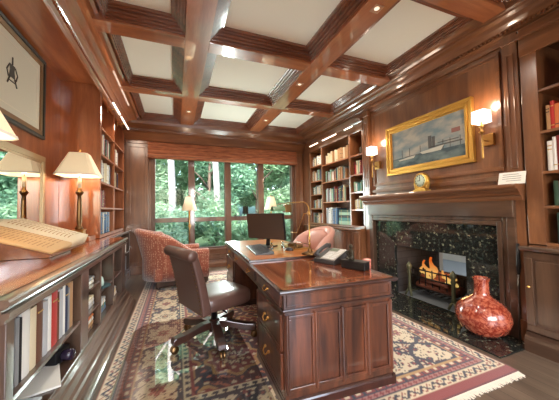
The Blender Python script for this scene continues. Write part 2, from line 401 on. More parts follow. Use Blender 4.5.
def flame_mat():
    m, nt, b = nm('flame'); L = nt.links.new
    nt.nodes.remove(b)
    tc = nt.nodes.new('ShaderNodeTexCoord'); sp = nt.nodes.new('ShaderNodeSeparateXYZ'); r = nt.nodes.new('ShaderNodeValToRGB')
    e = r.color_ramp.elements; e[0].position = .27; e[0].color = srgb(255, 214, 120); e[1].position = .5; e[1].color = srgb(240, 104, 30)
    em = nt.nodes.new('ShaderNodeEmission'); em.inputs[1].default_value = .95
    tr = nt.nodes.new('ShaderNodeBsdfTransparent'); mx = nt.nodes.new('ShaderNodeMixShader'); mx.inputs[0].default_value = .55
    L(tc.outputs['Object'], sp.inputs[0]); L(sp.outputs['Z'], r.inputs[0]); L(r.outputs[0], em.inputs[0]); L(tr.outputs[0], mx.inputs[1]); L(em.outputs[0], mx.inputs[2]); L(mx.outputs[0], nt.nodes['Material Output'].inputs[0])
    return m
flm = flame_mat(); random.seed(3)
m = M()
for (x, y, h, r) in [(0, .20, .30, .035), (.03, .12, .36, .045), (-.02, .04, .24, .04), (.02, -.05, .18, .035), (-.05, -.16, .14, .04), (.03, .27, .22, .03), (0, -.22, .12, .03), (-.06, .1, .2, .028)]:
    n_ = 9; pts = [(x+.018*math.sin(j*1.1+y*20), y+.02*math.sin(j*.9+x*50+y*9), .24+.85*h*j/(n_-1)) for j in range(n_)]
    m.tube(pts, [.72*r*(.45+.9*math.sin(math.pi*min(1, j/(n_-1)*1.0+.12))*(1-j/(n_-1))**.6)+.001 for j in range(n_)], 10)
fl = m.build('flames', flm, loc=(3.26, 2.54, .01)); tag(fl, 'orange and yellow flames rising from the burning logs', 'fire', kind='stuff')
def light(name, typ, loc, energy, colr=(1, .8, .6), size=.05, rot=None, **kw):
    l = bpy.data.lights.new(name, typ); l.energy = energy; l.color = colr
    if typ in ('POINT', 'SPOT'): l.shadow_soft_size = size
    for k_, v_ in kw.items(): setattr(l, k_, v_)
    o = bpy.data.objects.new(name, l); o.location = loc
    if rot: o.rotation_euler = rot
    col.objects.link(o); return o
light('fire_light', 'POINT', (3.2, 2.55, .5), 3.5, (1, .5, .2), .08)

# vase
def vasemat():
    m, nt, b = nm('coral_swirled_porcelain'); L = nt.links.new
    tc = nt.nodes.new('ShaderNodeTexCoord'); no = nt.nodes.new('ShaderNodeTexNoise'); no.inputs['Scale'].default_value = 16; no.inputs['Detail'].default_value = 4; no.inputs['Distortion'].default_value = 2.5
    r = nt.nodes.new('ShaderNodeValToRGB'); e = r.color_ramp.elements; e[0].position = .42; e[0].color = srgb(122, 38, 24); e[1].position = .6; e[1].color = srgb(172, 92, 66)
    L(tc.outputs['Object'], no.inputs['Vector']); L(no.outputs['Fac'], r.inputs[0]); L(r.outputs[0], b.inputs['Base Color'])
    b.inputs['Roughness'].default_value = .25; b.inputs['Coat Weight'].default_value = .8; b.inputs['Coat Roughness'].default_value = .05
    return m
m = M(); m.lathe([(.10, 0), (.13, .01), (.19, .06), (.222, .13), (.228, .19), (.21, .25), (.165, .305), (.10, .345), (.07, .37), (.062, .40), (.062, .50), (.07, .53), (.072, .54), (.06, .54), (.052, .50), (.04, .35)], (0, 0, 0), 48)
tag(m.build('vase', vasemat(), loc=(2.79, 1.72, .012)), 'large coral red patterned round vase with narrow neck on the hearth', 'vase')
# fire tool
t = thing('fire_poker', 'thin dark metal fireplace tool standing beside the mantel', 'fireplace tool', (2.90, 1.48, 0))
M().tube([(0, 0, .012), (.015, 0, .5), (.03, 0, .62)], .008, 8).build('rod', plain('dull_steel', (120, 112, 104), .4, .9), t)
M().tube([(.03, 0, .62), (.036, 0, .7), (.04, 0, .9)], [.012, .018, .012], 10).build('handle', black, t)
# ------------------------------------------------------------------ picture over the mantel
def painting():
    m, nt, b = nm('harbour_painting'); L = nt.links.new
    tc = nt.nodes.new('ShaderNodeTexCoord'); sp = nt.nodes.new('ShaderNodeSeparateXYZ'); no = nt.nodes.new('ShaderNodeTexNoise')
    mp = nt.nodes.new('ShaderNodeMapping'); mp.inputs['Scale'].default_value = (1, 3, 6); mp.inputs['Rotation'].default_value = (R(-25), 0, 0)
    no.inputs['Scale'].default_value = 1.6; no.inputs['Detail'].default_value = 6
    sky = nt.nodes.new('ShaderNodeValToRGB'); e = sky.color_ramp.elements; e[0].position = .35; e[0].color = srgb(104, 124, 130); e[1].position = .65; e[1].color = srgb(164, 158, 146)
    sea = nt.nodes.new('ShaderNodeValToRGB'); e = sea.color_ramp.elements; e[0].position = .4; e[0].color = srgb(46, 66, 74); e[1].position = .65; e[1].color = srgb(104, 120, 118)
    mt = nt.nodes.new('ShaderNodeMath'); mt.operation = 'GREATER_THAN'; mt.inputs[1].default_value = -.13
    mx = nt.nodes.new('ShaderNodeMixRGB')
    L(tc.outputs['Object'], mp.inputs[0]); L(mp.outputs[0], no.inputs['Vector']); L(tc.outputs['Object'], sp.inputs[0]); L(sp.outputs['Z'], mt.inputs[0])
    L(no.outputs['Fac'], sky.inputs[0]); L(no.outputs['Fac'], sea.inputs[0]); L(mt.outputs[0], mx.inputs[0]); L(sea.outputs[0], mx.inputs[1]); L(sky.outputs[0], mx.inputs[2]); L(mx.outputs[0], b.inputs['Base Color'])
    b.inputs['Roughness'].default_value = .35
    return m
pc = thing('picture', 'gold framed painting of a steamship at sea above the mantel', 'painting', (3.035, 2.49, 2.09), 0)
m = M()
HW, HH = .63, .36
for w0, w1, d in ((0, .035, .05), (.03, .06, .035), (.055, .085, .045), (.08, .10, .02)):
    m.frame(-HW+w0, HW-w0, -HH+w0, HH-w0, w1-w0, 'x', -d, -.001)
m.build('frame', gold, pc, .005)
M().box(-.018, -.002, -HW+.09, HW-.09, -HH+.09, HH-.09).build('canvas', painting(), pc)
m = M()  # ship: white hull, masts, funnel (relief paint, north is +y = left in the photo)
hull = plain('painted_white_hull', (190, 186, 172), .5); darkp = plain('painted_dark_rigging', (84, 82, 80), .5)
m.prism([(.02, -.14), (-.24, -.14), (-.28, -.085), (-.1, -.10), (.06, -.11)], 'x', -.0225, -.018); m.prism([(.40, -.17), (.16, -.165), (.13, -.13), (.30, -.145), (.42, -.155)], 'x', -.0225, -.018)
m.build('painted_hull', hull, pc)
m = M(); m.box(-.0225, -.018, -.115, -.07, -.09, .07); m.box(-.0225, -.018, -.16, -.125, -.09, .05)
m.box(-.0225, -.018, .06, .3, -.135, -.125); m.box(-.0225, -.018, -.50, -.1, -.085, -.07); m.box(-.0225, -.018, -.46, -.2, -.05, -.04)
for y in (.35, .22, .05, -.27, -.36, -.48): m.box(-.0225, -.018, y, y+.004, -.13, -.02)
m.build('painted_rigging', darkp, pc)
M().box(-.0225, -.018, -.48, -.38, .03, .08).build('painted_flag', plain('painted_dull_red', (136, 92, 84), .5), pc)

# sconces
def sconce(y, lab):
    t = thing('wall_sconce', lab, 'wall light', (3.018, y, 1.95), 0, 'brass sconces beside the painting')
    m = M(); m.box(-.02, .02, -.05, .05, -.075, .045); m.build('backplate', brass, t, .004)
    m = M(); m.tube([(-.02, 0, -.03), (-.11, 0, -.03)], .008, 8); m.lathe([(.006, -.22), (.01, -.2), (.008, -.1), (.008, .04), (.028, .05), (.03, .06), (.012, .07), (.012, .1), (.03, .115), (.012, .125), (.012, .16)], (-.11, 0, 0), 14)
    m.build('arm', brass, t)
    m = M(); w = .062
    vs = [(-.11+x*s, yy*s, z) for z, s in ((.15, w), (.275, w*.95)) for x, yy in ((-1, -1), (1, -1), (1, 1), (-1, 1))]
    vs += [(-.11+(v[0]+.11)*.95, v[1]*.95, v[2]) for v in vs]
    m.add(vs, [(0, 1, 5, 4), (1, 2, 6, 5), (2, 3, 7, 6), (3, 0, 4, 7), (8, 12, 13, 9), (9, 13, 14, 10), (10, 14, 15, 11), (11, 15, 12, 8), (0, 8, 9, 1), (1, 9, 10, 2), (2, 10, 11, 3), (3, 11, 8, 0), (4, 5, 13, 12), (5, 6, 14, 13), (6, 7, 15, 14), (7, 4, 12, 15)])
    m.build('lamp_shade', white_shade, t)
    M().ball((-.11, 0, .21), .022, 12, 6).build('bulb', plain('bulb', (255, 240, 220), .5, emis=(255, 225, 190), estr=8), t)
    light('sconce_light', 'POINT', (2.9, y, 2.31), 5, (1, .78, .58), .05)
sconce(1.72, 'brass wall sconce with square white shade right of the painting')
sconce(3.34, 'brass wall sconce with square white shade left of the painting')
# mantel clock
ck = thing('mantel_clock', 'small round gilt mantel clock on the shelf under the painting', 'clock', (2.92, 2.46, 1.451)); ck.scale = (1.2, 1.2, 1.2)
m = M(); m.box(-.04, .04, -.075, .075, 0, .02); m.box(-.03, .03, -.06, .06, .02, .035); 
for s_ in (-1, 1): m.tube([(0, s_*.065, .035), (0, s_*.085, .09), (0, s_*.06, .14), (0, s_*.075, .165)], [.018, .014, .012, .006], 8)
m.build('base', gold, ck, .003)
m = M(); m.lathe([(.07, -.03), (.085, -.02), (.088, 0), (.08, .02), (.066, .026), (.0655, .02)], (0, 0, 0), 28, 0, Matrix.Translation((0, 0, .115)) @ Matrix.Rotation(R(-90), 4, 'Y')); m.build('case', gold, ck)
m = M(); m.lathe([(.066, 0), (.066, .022), (.001, .023)], (0, 0, 0), 24, 0, Matrix.Translation((0, 0, .115)) @ Matrix.Rotation(R(-90), 4, 'Y')); m.build('dial', plain('pale_green_dial', (206, 222, 204), .3), ck)
m = M(); m.box(-.027, -.0235, -.003, .003, .115, .16); m.box(-.027, -.0235, -.003, .032, .112, .118)
for k_ in range(12):
    a = k_*math.pi/6; m.box(-.0262, -.0232, .055*math.sin(a)-.003, .055*math.sin(a)+.003, .115+.055*math.cos(a)-.005, .115+.055*math.cos(a)+.005)
m.build('hands_and_hour_marks', black, ck)
# card on mantel
cd = thing('place_card', 'white printed card standing at the right end of the mantel', 'card', (2.91, 1.49, 1.451), R(8))
M().prism([(-.01, 0), (-.005, 0), (.035, .115), (.03, .115)], 'y', -.1, .1).build('card', plain('white_card', (232, 228, 218), .7), cd)
m = M()
for i in range(4):
    z = .09-.02*i
    m.box(-.0115+z*.348, -.0095+z*.348, -.07+.02*(i == 0), .07-.03*(i == 3), z, z+.004)
m.build('printed_lines', plain('grey_ink', (120, 116, 110), .7), cd)

# ------------------------------------------------------------------ books
BC = {'dark red': (128, 40, 36), 'navy': (42, 52, 82), 'cream': (222, 208, 176), 'grey': (140, 142, 144), 'dark green': (46, 74, 58), 'black': (34, 32, 34), 'white': (232, 230, 224),
      'tan': (186, 142, 98), 'brown': (104, 64, 44), 'blue': (76, 110, 146), 'teal': (70, 128, 122), 'orange': (206, 112, 56), 'burgundy': (92, 34, 40), 'pale green': (150, 186, 164), 'red': (184, 46, 40), 'silver': (184, 186, 190)}
BM = {k_: plain('book_cover_'+k_.replace(' ', '_'), v, .5) for k_, v in BC.items()}
bandm = plain('gilt_band', (200, 166, 96), .4, .6)
bandd = plain('dark_spine_band', (60, 50, 48), .5)
mcache = {}
def book_mesh(t, d, h, colr, bands, pages):
    m = M(); e = .003
    m.box(-d, -.005, -t/2, -t/2+e, 0, h); m.box(-d, -.005, t/2-e, t/2, 0, h)
    prof = [(-.0055, -t/2), (-.002, -t/2*.86), (0, -t/4), (.0015, 0), (0, t/4), (-.002, t/2*.86), (-.0055, t/2)]
    m.prism(prof, 'z', 0, h)
    if bands:
        for z in bands: m.box(-.004, .0022, -t/2*.8, t/2*.8, h*z, h*z+.008, 2)
    if pages: m.box(-d+.004, -.0056, -t/2+e, t/2-e, .004, h-.004, 1)
    return m
ORD = ['first', 'second', 'third', 'fourth', 'fifth', 'sixth', 'seventh', 'eighth', 'ninth', 'tenth', 'eleventh', 'twelfth', 'thirteenth', 'fourteenth', 'fifteenth', 'sixteenth', 'seventeenth', 'eighteenth', 'nineteenth', 'twentieth', 'twenty-first', 'twenty-second', 'twenty-third', 'twenty-fourth']
def row(x, a, b, z, hmax, face, pal, where, group, tmin=.018, tmax=.042, hmin=.7, dmax=.2, big=False, tilt_last=False):
    """books along y from a to b (a = left end as seen), spines facing `face` (+1 = +x, -1 = -x)"""
    sgn = 1 if b > a else -1; y = a; i = 0; prev = None
    while True:
        t = random.uniform(tmin, tmax)
        if abs(y + sgn*t - a) > abs(b-a) or i >= len(ORD): break
        h = hmax*random.uniform(hmin, 1); d = random.uniform(.75, 1)*dmax
        c = random.choice(pal)
        m = book_mesh(t, d, h, c, random.choice([(.12, .8), (.7, .82), (.15,), (.2, .5, .8), ()]), not big)
        rz = 0 if face > 0 else math.pi
        o = m.build('book', [BM[c], paper, random.choice([bandm, bandd])], loc=(x-face*random.uniform(.0, .02), y+sgn*t/2, z), rot=(0, 0, rz))
        size = 'tall' if h > hmax*.88 else ('short' if h < hmax*.78 else 'middling')
        thick = 'thick' if t > (tmin+tmax)/2 else 'thin'
        tag(o, '%s %s %s book, %s from left, %s' % (size, thick, c, ORD[i], where), 'book', group)
        if big: M().box(-d+.004, -.0056, -t/2+.003, t/2-.003, .004, h-.004).build('page_block', paper, o)
        y += sgn*(t+random.uniform(.0006, .002)); i += 1
def lying(x, y, z, specs, face, where, group):
    """stack of books lying flat, spine toward face"""
    for i, (c, t, L_, d) in enumerate(specs):
        m = book_mesh(t, d, L_, c, (.2, .75), True)
        mm = Matrix.Rotation(0 if face > 0 else math.pi, 4, 'Z') @ Matrix.Translation((0, -L_/2, t/2)) @ Matrix.Rotation(R(-90), 4, 'X')
        m.v = [mm @ v for v in m.v]
        o = m.build('book', [BM[c], paper, bandm], loc=(x, y+random.uniform(-.008, .008), z))
        pos = ['lowest', 'second from bottom', 'third from bottom', 'fourth from bottom', 'fifth from bottom', 'sixth from bottom'][i]
        tag(o, '%s flat book, %s, %s' % (c, pos, where), 'book', group); z += t+.0005

# ------------------------------------------------------------------ left upper bookcase
lb = thing('bookcase', 'tall cherry wood bookcase built in beside the left window', 'bookcase', (0, 0, 0))
BY0, BY1, BX = 4.2, 5.98, -.97
M().box(XL, BX-.0, BY0, BY0+.03, .91, 3.0).build('side_panel', Wz, lb, .003)
M().box(XL, BX-.0, BY1-.03, BY1, .91, 3.0).build('side_panel', Wz, lb, .003)
M().box(XL, BX-.02, 5.06, 5.085, .95, 2.96).build('divider', Wz, lb, .003)
M().box(XL+.001, XL+.02, BY0+.03, BY1-.03, .95, 2.95).build('back_panel', Dz, lb)
m = M(); m.box(BX-.02, BX+.012, BY0-.004, BY0+.05, .91, 2.93); m.box(BX-.02, BX+.012, 5.05, 5.095, .95, 2.90); m.box(BX-.02, BX+.012, BY1-.05, BY1, .91, 2.93); m.box(BX-.02, BX+.012, BY0, BY1, 2.88, 3.0)
m.box(BX-.02, BX+.014, BY0, BY1, .91, .955)
m.build('face_frame', Wz, lb, .004)
LSH = [2.45, 2.08, 1.69, 1.33]
for z in [.955]+LSH:
    M().box(XL+.02, BX+.008, BY0+.03, BY1-.03, z-.028, z).build('shelf', Wy, lb, .003)
palA = ['white', 'silver', 'dark red', 'cream', 'grey', 'navy', 'tan', 'brown', 'blue', 'dark green']
names = {2.45: 'top shelf', 2.08: 'second shelf', 1.69: 'third shelf', 1.33: 'fourth shelf', .955: 'bottom shelf'}
for z, (a0, b0), (a1, b1) in [(2.08, (4.27, 4.85), (5.1, 5.45)), (1.69, (4.25, 4.95), (5.1, 5.6)), (1.33, (4.3, 4.55), None), (.955, (4.25, 4.75), None)] if False else []: pass
row(-.98, 4.25, 4.92, 2.08, .31, 1, palA, 'second shelf, near bay, left bookcase', 'books in the left bookcase', hmin=.85)
row(-.98, 5.10, 5.5, 2.08, .29, 1, palA, 'second shelf, far bay, left bookcase', 'books in the left bookcase', hmin=.85)
row(-.98, 4.25, 5.0, 1.69, .32, 1, ['white', 'silver', 'navy', 'grey', 'cream'], 'third shelf, near bay, left bookcase', 'books in the left bookcase', hmin=.85)
row(-.98, 5.10, 5.6, 1.69, .30, 1, palA, 'third shelf, far bay, left bookcase', 'books in the left bookcase', hmin=.85)
row(-.98, 4.30, 4.60, 1.33, .26, 1, ['dark red', 'brown', 'burgundy'], 'fourth shelf, near bay, left bookcase', 'books in the left bookcase', hmin=.85)
row(-.98, 4.26, 4.9, .955, .31, 1, ['silver', 'navy', 'white', 'blue', 'grey', 'black'], 'bottom shelf, near bay, left bookcase', 'books in the left bookcase', hmin=.85)
# picture-light bars over left bookcase
for i, (a, b) in enumerate(((4.32, 4.80), (4.92, 5.60))):
    t = thing('bookcase_light', ['slim glowing light bar on an arm over the near bay of left bookcase', 'slim glowing light bar on an arm over the far bay of left bookcase'][i], 'light fitting', (BX+.012, (a+b)/2, 2.80), 0, 'light bars over the left bookcase')
    M().tube([(0, 0, -.01), (.06, 0, .0), (.12, 0, .02)], .007, 8).build('arm', brass, t)
    M().box(-.0, .01, -.03, .03, -.04, .02).build('mounting_plate', brass, t)
    h_ = (b-a)/2
    M().tube([(.125, -h_, .02), (.125, h_, .02)], .013, 10).build('glowing_bar', bulbm, t)
    light('bar_light', 'AREA', (BX+.137, (a+b)/2, 2.795), 7, (1, .8, .62), rot=(0, R(-25), 0), shape='RECTANGLE', size=.03, size_y=b-a)

# ------------------------------------------------------------------ left base cabinet + counter
cb = thing('base_cabinet', 'long low open shelved cabinet along the left wall', 'cabinet', (0, 0, 0))
CX, CY0, CY1 = -.66, 1.46, 4.22
M().box(XL, CX, CY0, CY0+.06, 0, .845).build('end_panel', Kz, cb, .004)
for a, b in ((2.40, 2.58), (2.93, 2.97), (3.46, 3.52), (3.98, 4.22)):
    M().box(XL, CX, a, b, .22, .845).build('divider', Kz, cb, .003)
M().box(XL, XL+.02, CY0+.06, 4.21, .2, .84).build('back_panel', Kz, cb)
M().box(CX-.03, CX, CY0, CY1, .795, .845).build('top_rail', Ky, cb, .003)
M().box(XL+.02, CX, CY0+.06, CY1, .2, .225).build('bottom_board', Ky, cb, .003)
M().box(XL+.02, CX-.005, CY0+.06, 2.40, .43, .455).build('shelf', Ky, cb, .003)
for a, b, z in ((2.58, 2.93, .42), (2.58, 2.93, .62), (2.97, 3.46, .5), (3.52, 3.98, .5)):
    M().box(XL+.02, CX-.008, a, b, z-.02, z).build('shelf', Ky, cb, .002)
grm = lacquer(wood('varnished_plinth', (118, 98, 82), (88, 68, 56), 'y', .3, 1, 5, .08), 1.8, .12)
for n__ in grm.node_tree.nodes:
    if n__.type == 'BUMP': n__.inputs['Strength'].default_value = 0
m = M(); m.prism([(CX-.03, 0), (CX+.13, 0), (CX+.13, .03), (CX+.12, .04), (CX+.10, .05), (CX+.095, .085), (CX+.075, .09), (CX+.07, .12), (CX+.05, .125), (CX+.035, .16), (CX+.02, .165), (CX+.01, .2), (CX-.0, .205), (CX-.03, .205)], 'y', CY0-.08, CY1)
m.build('plinth_moulding', grm, cb)
m = M(); m.prism([(CX-.02, .80), (CX+.004, .80), (CX+.008, .815), (CX+.02, .825), (CX+.024, .845), (CX-.02, .845)], 'y', CY0-.03, CY1); m.build('cornice_moulding', grm, cb)
# section under the bookcase, set back
cb2 = thing('base_cabinet', 'low open shelved cabinet under the left bookcase beside the window', 'cabinet', (0, 0, 0))
M().box(XL, -.86, 4.225, 4.27, 0, .845).build('divider', Kz, cb2, .003)
for a, b in ((5.05, 5.10), (5.92, 5.98)): M().box(XL, -.86, a, b, 0, .845).build('divider', Kz, cb2, .003)
M().box(XL, XL+.02, 4.27, 5.92, .1, .84).build('back_panel', Kz, cb2)
for z in (.15, .5): M().box(XL+.02, -.87, 4.27, 5.05, z-.02, z).build('shelf', Ky, cb2, .002); M().box(XL+.02, -.87, 5.10, 5.92, z-.02, z).build('shelf', Ky, cb2, .002)
M().box(XL+.02, -.84, 4.27, 5.98, 0, .12).build('plinth', Kz, cb2, .003)
row(-.89, 5.12, 5.85, .151, .27, 1, palA, 'lower shelf of cabinet under left bookcase', 'books under the left bookcase', dmax=.25, tmax=.05)
row(-.89, 5.12, 5.80, .501, .26, 1, ['white', 'silver', 'grey', 'cream'], 'upper shelf of cabinet under left bookcase', 'books under the left bookcase', dmax=.25, tmax=.05)
ct = thing('countertop', 'polished cherry wood countertop along the left wall', 'countertop', (0, 0, 0))
def ogee(x): return [(x-.03, .846), (x, .846), (x+.006, .853), (x+.004, .862), (x+.014, .868), (x+.026, .873), (x+.03, .882), (x+.03, .893), (x+.024, .902), (x+.012, .905), (x-.03, .905)]
m = M(); m.box(XL, CX-.02, CY0-.05, CY1+.03, .846, .905); m.box(XL, -.90, CY1, BY1, .846, .905); m.build('top_board', Counter, ct)
m = M(); m.prism(ogee(CX), 'y', CY0-.05, CY1+.03); m.prism(ogee(-.87), 'y', CY1+.03, BY1); m.build('edge_moulding', grm, ct)
# contents of the first bay: tall books and binders
specs = [('black', .07, .33), ('grey', .035, .31), ('black', .02, .30), ('white', .075, .32), ('cream', .065, .31), ('brown', .07, .325), ('silver', .06, .30), ('white', .045, .315), ('red', .085, .325), ('brown', .02, .30), ('silver', .06, .31), ('white', .035, .32), ('navy', .045, .30), ('grey', .03, .28), ('tan', .06, .31)]
y = CY0+.07
dis = ['black binder at the near end of the low cabinet', 'grey folder between two black books, low cabinet', 'thin black book beside the near white binder, low cabinet', 'widest white binder near the end, low cabinet upper shelf', 'cream binder beside the widest white one, low cabinet', 'thick brown book next to the cream binder, low cabinet', 'silver grey book between brown and white, low cabinet', 'white book left of the wide red one, low cabinet', 'wide bright red book in the low cabinet', 'thin brown book right of the wide red one', 'silver binder right of the wide red book', 'slim white book between silver and navy ones, low cabinet', 'navy book near the far end of first bay', 'grey folder beside the navy book, low cabinet', 'tan book at the far end of first bay']
for (c, t, h), lab in zip(specs, dis):
    o = book_mesh(t, .27, h, c, (.8,) if c in ('brown', 'navy', 'red') else (), False).build('book', [BM[c], paper, bandm], loc=(CX-.03, y+t/2, .456))
    M().box(-.266, -.0056, -t/2+.003, t/2-.003, .004, h-.004).build('page_block', paper, o)
    tag(o, lab, 'book', 'books and binders in the low cabinet'); y += t+.002
def paper_sheet(loc, rz, w, l, lab, matc=(236, 232, 222)):
    o = M().box(-w/2, w/2, -l/2, l/2, 0, .012).build('paper_stack', plain('loose_paper_%d' % int(matc[0]), matc, .7), loc=loc, rot=(0, 0, rz), bevel=.002)
    tag(o, lab, 'papers')
paper_sheet((-.80, 2.08, .226), R(20), .23, .32, 'loose white papers lying on the bottom board of the first bay')
paper_sheet((-.83, 1.76, .226), R(-10), .22, .30, 'grey paper stack at the near end of the bottom board', (196, 204, 206))
# camera
t = thing('camera', 'black camera on the bottom board of the low cabinet', 'camera', (-.76, 2.30, .226), R(-15))
m = M(); m.box(-.04, .03, -.07, .07, 0, .09); m.box(-.03, .02, -.03, .03, .09, .115); m.build('body', black, t, .008)
M().lathe([(.035, 0), (.037, .01), (.034, .06), (.028, .062)], (0, 0, 0), 20, 0, Matrix.Translation((.03, 0, .045)) @ Matrix.Rotation(R(90), 4, 'Y')).build('lens', plain('lens_purple_black', (44, 34, 52), .2), t)
lying(-.70, 2.755, .226, [('brown', .03, .26, .2), ('tan', .035, .25, .19), ('white', .03, .24, .2), ('orange', .025, .25, .2)], 1, 'bottom, narrow bay of low cabinet', 'flat books in the narrow bay')
lying(-.70, 2.755, .421, [('silver', .035, .27, .2), ('white', .03, .26, .2), ('cream', .025, .25, .2)], 1, 'middle, narrow bay of low cabinet', 'flat books in the narrow bay')
lying(-.70, 2.755, .621, [('white', .03, .26, .2), ('grey', .03, .27, .2)], 1, 'top, narrow bay of low cabinet', 'flat books in the narrow bay')
lying(-.71, 3.2, .226, [('blue', .04, .34, .25), ('teal', .035, .32, .24), ('white', .03, .30, .22), ('silver', .03, .30, .22)], 1, 'bottom shelf, wide bay of low cabinet', 'flat books in the wide bay')
lying(-.71, 3.75, .226, [('white', .04, .32, .25), ('cream', .035, .3, .24), ('silver', .03, .30, .22)], 1, 'bottom shelf, last bay of low cabinet', 'flat books in the last bay')
# cap
t = thing('cap', 'pale teal and white cap on the middle shelf of the low cabinet', 'cap', (-.80, 3.2, .501), R(0))
M().lathe([(.105, 0), (.108, .03), (.10, .08), (.07, .12), (.03, .135), (.004, .138)], (0, 0, 0), 24, 0, None, True, 1, 1.15).build('crown', plain('pale_teal_cloth', (190, 218, 212), .8), t)
m = M(); vs = []; 
m.prism([(.05+.12*math.cos(a), .12*math.sin(a)) for a in [R(-80+i*16) for i in range(11)]], 'z', 0, .01); m.build('brim', plain('dark_teal_cloth', (52, 78, 84), .8), t)
# ------------------------------------------------------------------ lamps on the counter
def table_lamp(loc, lab, power, rz=0):
    t = thing('table_lamp', lab, 'lamp', loc, rz, 'lamps on the left counter')
    m = M(); m.box(-.075, .075, -.075, .075, 0, .02); m.box(-.055, .055, -.055, .055, .02, .075); m.box(-.065, .065, -.065, .065, .075, .085)
    m.build('base', brass, t, .004)
    m = M(); m.lathe([(.04, .085), (.045, .10), (.03, .12), (.022, .14), (.026, .16), (.028, .2), (.024, .42), (.02, .50), (.03, .515), (.04, .53), (.045, .545), (.03, .56), (.018, .58), (.02, .6)], (0, 0, 0), 20)
    m.build('column', darkbrass, t)
    M().lathe([(.02, .6), (.02, .73)], (0, 0, 0), 14).build('candle_sleeve', plain('cream_sleeve', (236, 226, 200), .5), t)
    M().ball((0, 0, .79), .03, 14, 8).build('bulb', MATS['bulb'], t)
    m = M(); M_ = []
    z0, z1, a0, a1 = .75, 1.03, .21, .095
    def ring(s, z): c_ = s*.22; return [(-s+c_, -s, z), (s-c_, -s, z), (s, -s+c_, z), (s, s-c_, z), (s-c_, s, z), (-s+c_, s, z), (-s, s-c_, z), (-s, -s+c_, z)]
    vs = ring(a0, z0)+ring(a1, z1)+ring(a0-.004, z0)+ring(a1-.004, z1)
    fs = []
    for i in range(8):
        j = (i+1) % 8; fs += [(i, j, 8+j, 8+i), (16+i, 24+i, 24+j, 16+j), (i, 16+i, 16+j, j), (8+i, 8+j, 24+j, 24+i)]
    m.add(vs, fs); m.build('lamp_shade', shade, t)
    m = M(); m.add(ring(a0+.003, z0-.004)+ring(a0-.002, z0+.016), [(i, (i+1) % 8, 8+(i+1) % 8, 8+i) for i in range(8)]); m.build('shade_trim', plain('white_trim', (250, 244, 230), .7), t)
    m = M(); m.tube([(0, 0, .72), (0, 0, 1.055)], .004, 6); m.ball((0, 0, 1.07), .014, 10, 6); m.tube([(-.09, 0, 1.022), (.09, 0, 1.022)], .003, 6)
    m.build('finial', brass, t)
    light('lamp_light', 'POINT', (loc[0], loc[1], loc[2]+.86), power, (1, .84, .66), .05)
tag(M().box(-.14, .14, -.14, .14, 0, .06).build('wooden_block', Wx, bevel=.006, loc=(-1.12, 3.96, .9055)), 'low wooden block under the far counter lamp', 'block')
tag(M().box(-.14, .14, -.14, .14, 0, .06).build('wooden_block', Wx, bevel=.006, loc=(-1.12, 1.93, .9055)), 'low wooden block under the near counter lamp', 'block')
table_lamp((-1.12, 3.96, .966), 'brass lamp with lit cream shade at the far end of counter', 7)
table_lamp((-1.12, 1.93, .966), 'brass lamp with cream shade cut off by the left photo edge', 7)
# mirror & picture on left wall
mr = thing('wall_mirror', 'large mirror in champagne frame above the left counter', 'mirror', (XL, 2.57, 1.42))
mir = plain('mirror_silver', (240, 244, 242), .01, 1); 
M().box(.005, .02, -1.08, 1.08, -.43, .43).build('mirror_glass', mir, mr)
m = M(); m.frame(-1.16, 1.16, -.50, .47, .06, 'x', .002, .035); m.frame(-1.11, 1.11, -.45, .42, .03, 'x', .002, .026); m.build('frame', plain('champagne_frame', (196, 174, 138), .4, .5), mr, .005)
pl = thing('picture', 'dark framed picture with small ink drawing above the left mirror', 'picture', (XL, 2.77, 2.52))
m = M(); m.frame(-.93, .93, -.44, .45, .035, 'x', .002, .04); m.build('outer_frame', plain('dark_green_frame', (58, 60, 54), .4), pl, .004)
m = M(); m.frame(-.895, .895, -.405, .415, .05, 'x', .002, .028); m.build('inner_frame', plain('bronze_frame', (150, 118, 84), .4, .4), pl, .004)
M().box(.002, .015, -.845, .845, -.355, .365).build('mount', plain('beige_mount', (226, 220, 200), .8), pl)
M().frame(-.78, .78, -.29, .30, .008, 'x', .0152, .017).build('mount_line', plain('pale_line', (236, 228, 206), .8), pl)
m = M()
for y_ in ():
    m.box(.0155, .017, y_-.05, y_+.05, .0, .012); m.box(.0155, .017, y_-.035, y_-.02, -.10, .0); m.box(.0155, .017, y_+.02, y_+.035, -.10, .0); m.box(.0155, .017, y_-.04, y_+.04, -.08, -.06); m.box(.0155, .017, y_-.006, y_+.006, -.16, .06); m.box(.0155, .017, y_-.07, y_+.07, -.13, -.12)
    m.box(.0155, .017, y_-.03, y_+.03, -.045, -.03)
for y_, q in ((.32, 1), (-.12, 1)):
    m = M(); a_, b_ = .0155, .017
    m.prism([(y_-.05, -.02), (y_+.05, -.02), (y_+.035, .05), (y_+.045, .10), (y_-.045, .10), (y_-.035, .05)], 'x', a_, b_)
    m.tube([(.0155, y_, .10), (.0155, y_, .17)], .008, 6); m.tube([(.0155, y_-.045, .09), (.0155, y_-.085, .03), (.0155, y_-.06, -.03)], .007, 6); m.tube([(.0155, y_+.045, .09), (.0155, y_+.085, .03), (.0155, y_+.06, -.03)], .007, 6)
    m.tube([(.0155, y_-.04, -.02), (.0155, y_-.075, -.09)], .008, 6); m.tube([(.0155, y_+.04, -.02), (.0155, y_+.075, -.09)], .008, 6); m.tube([(.0155, y_-.06, -.055), (.0155, y_+.06, -.055)], .006, 6)
    m.build('ink_drawing', plain('ink', (84, 80, 72), .8), pl)

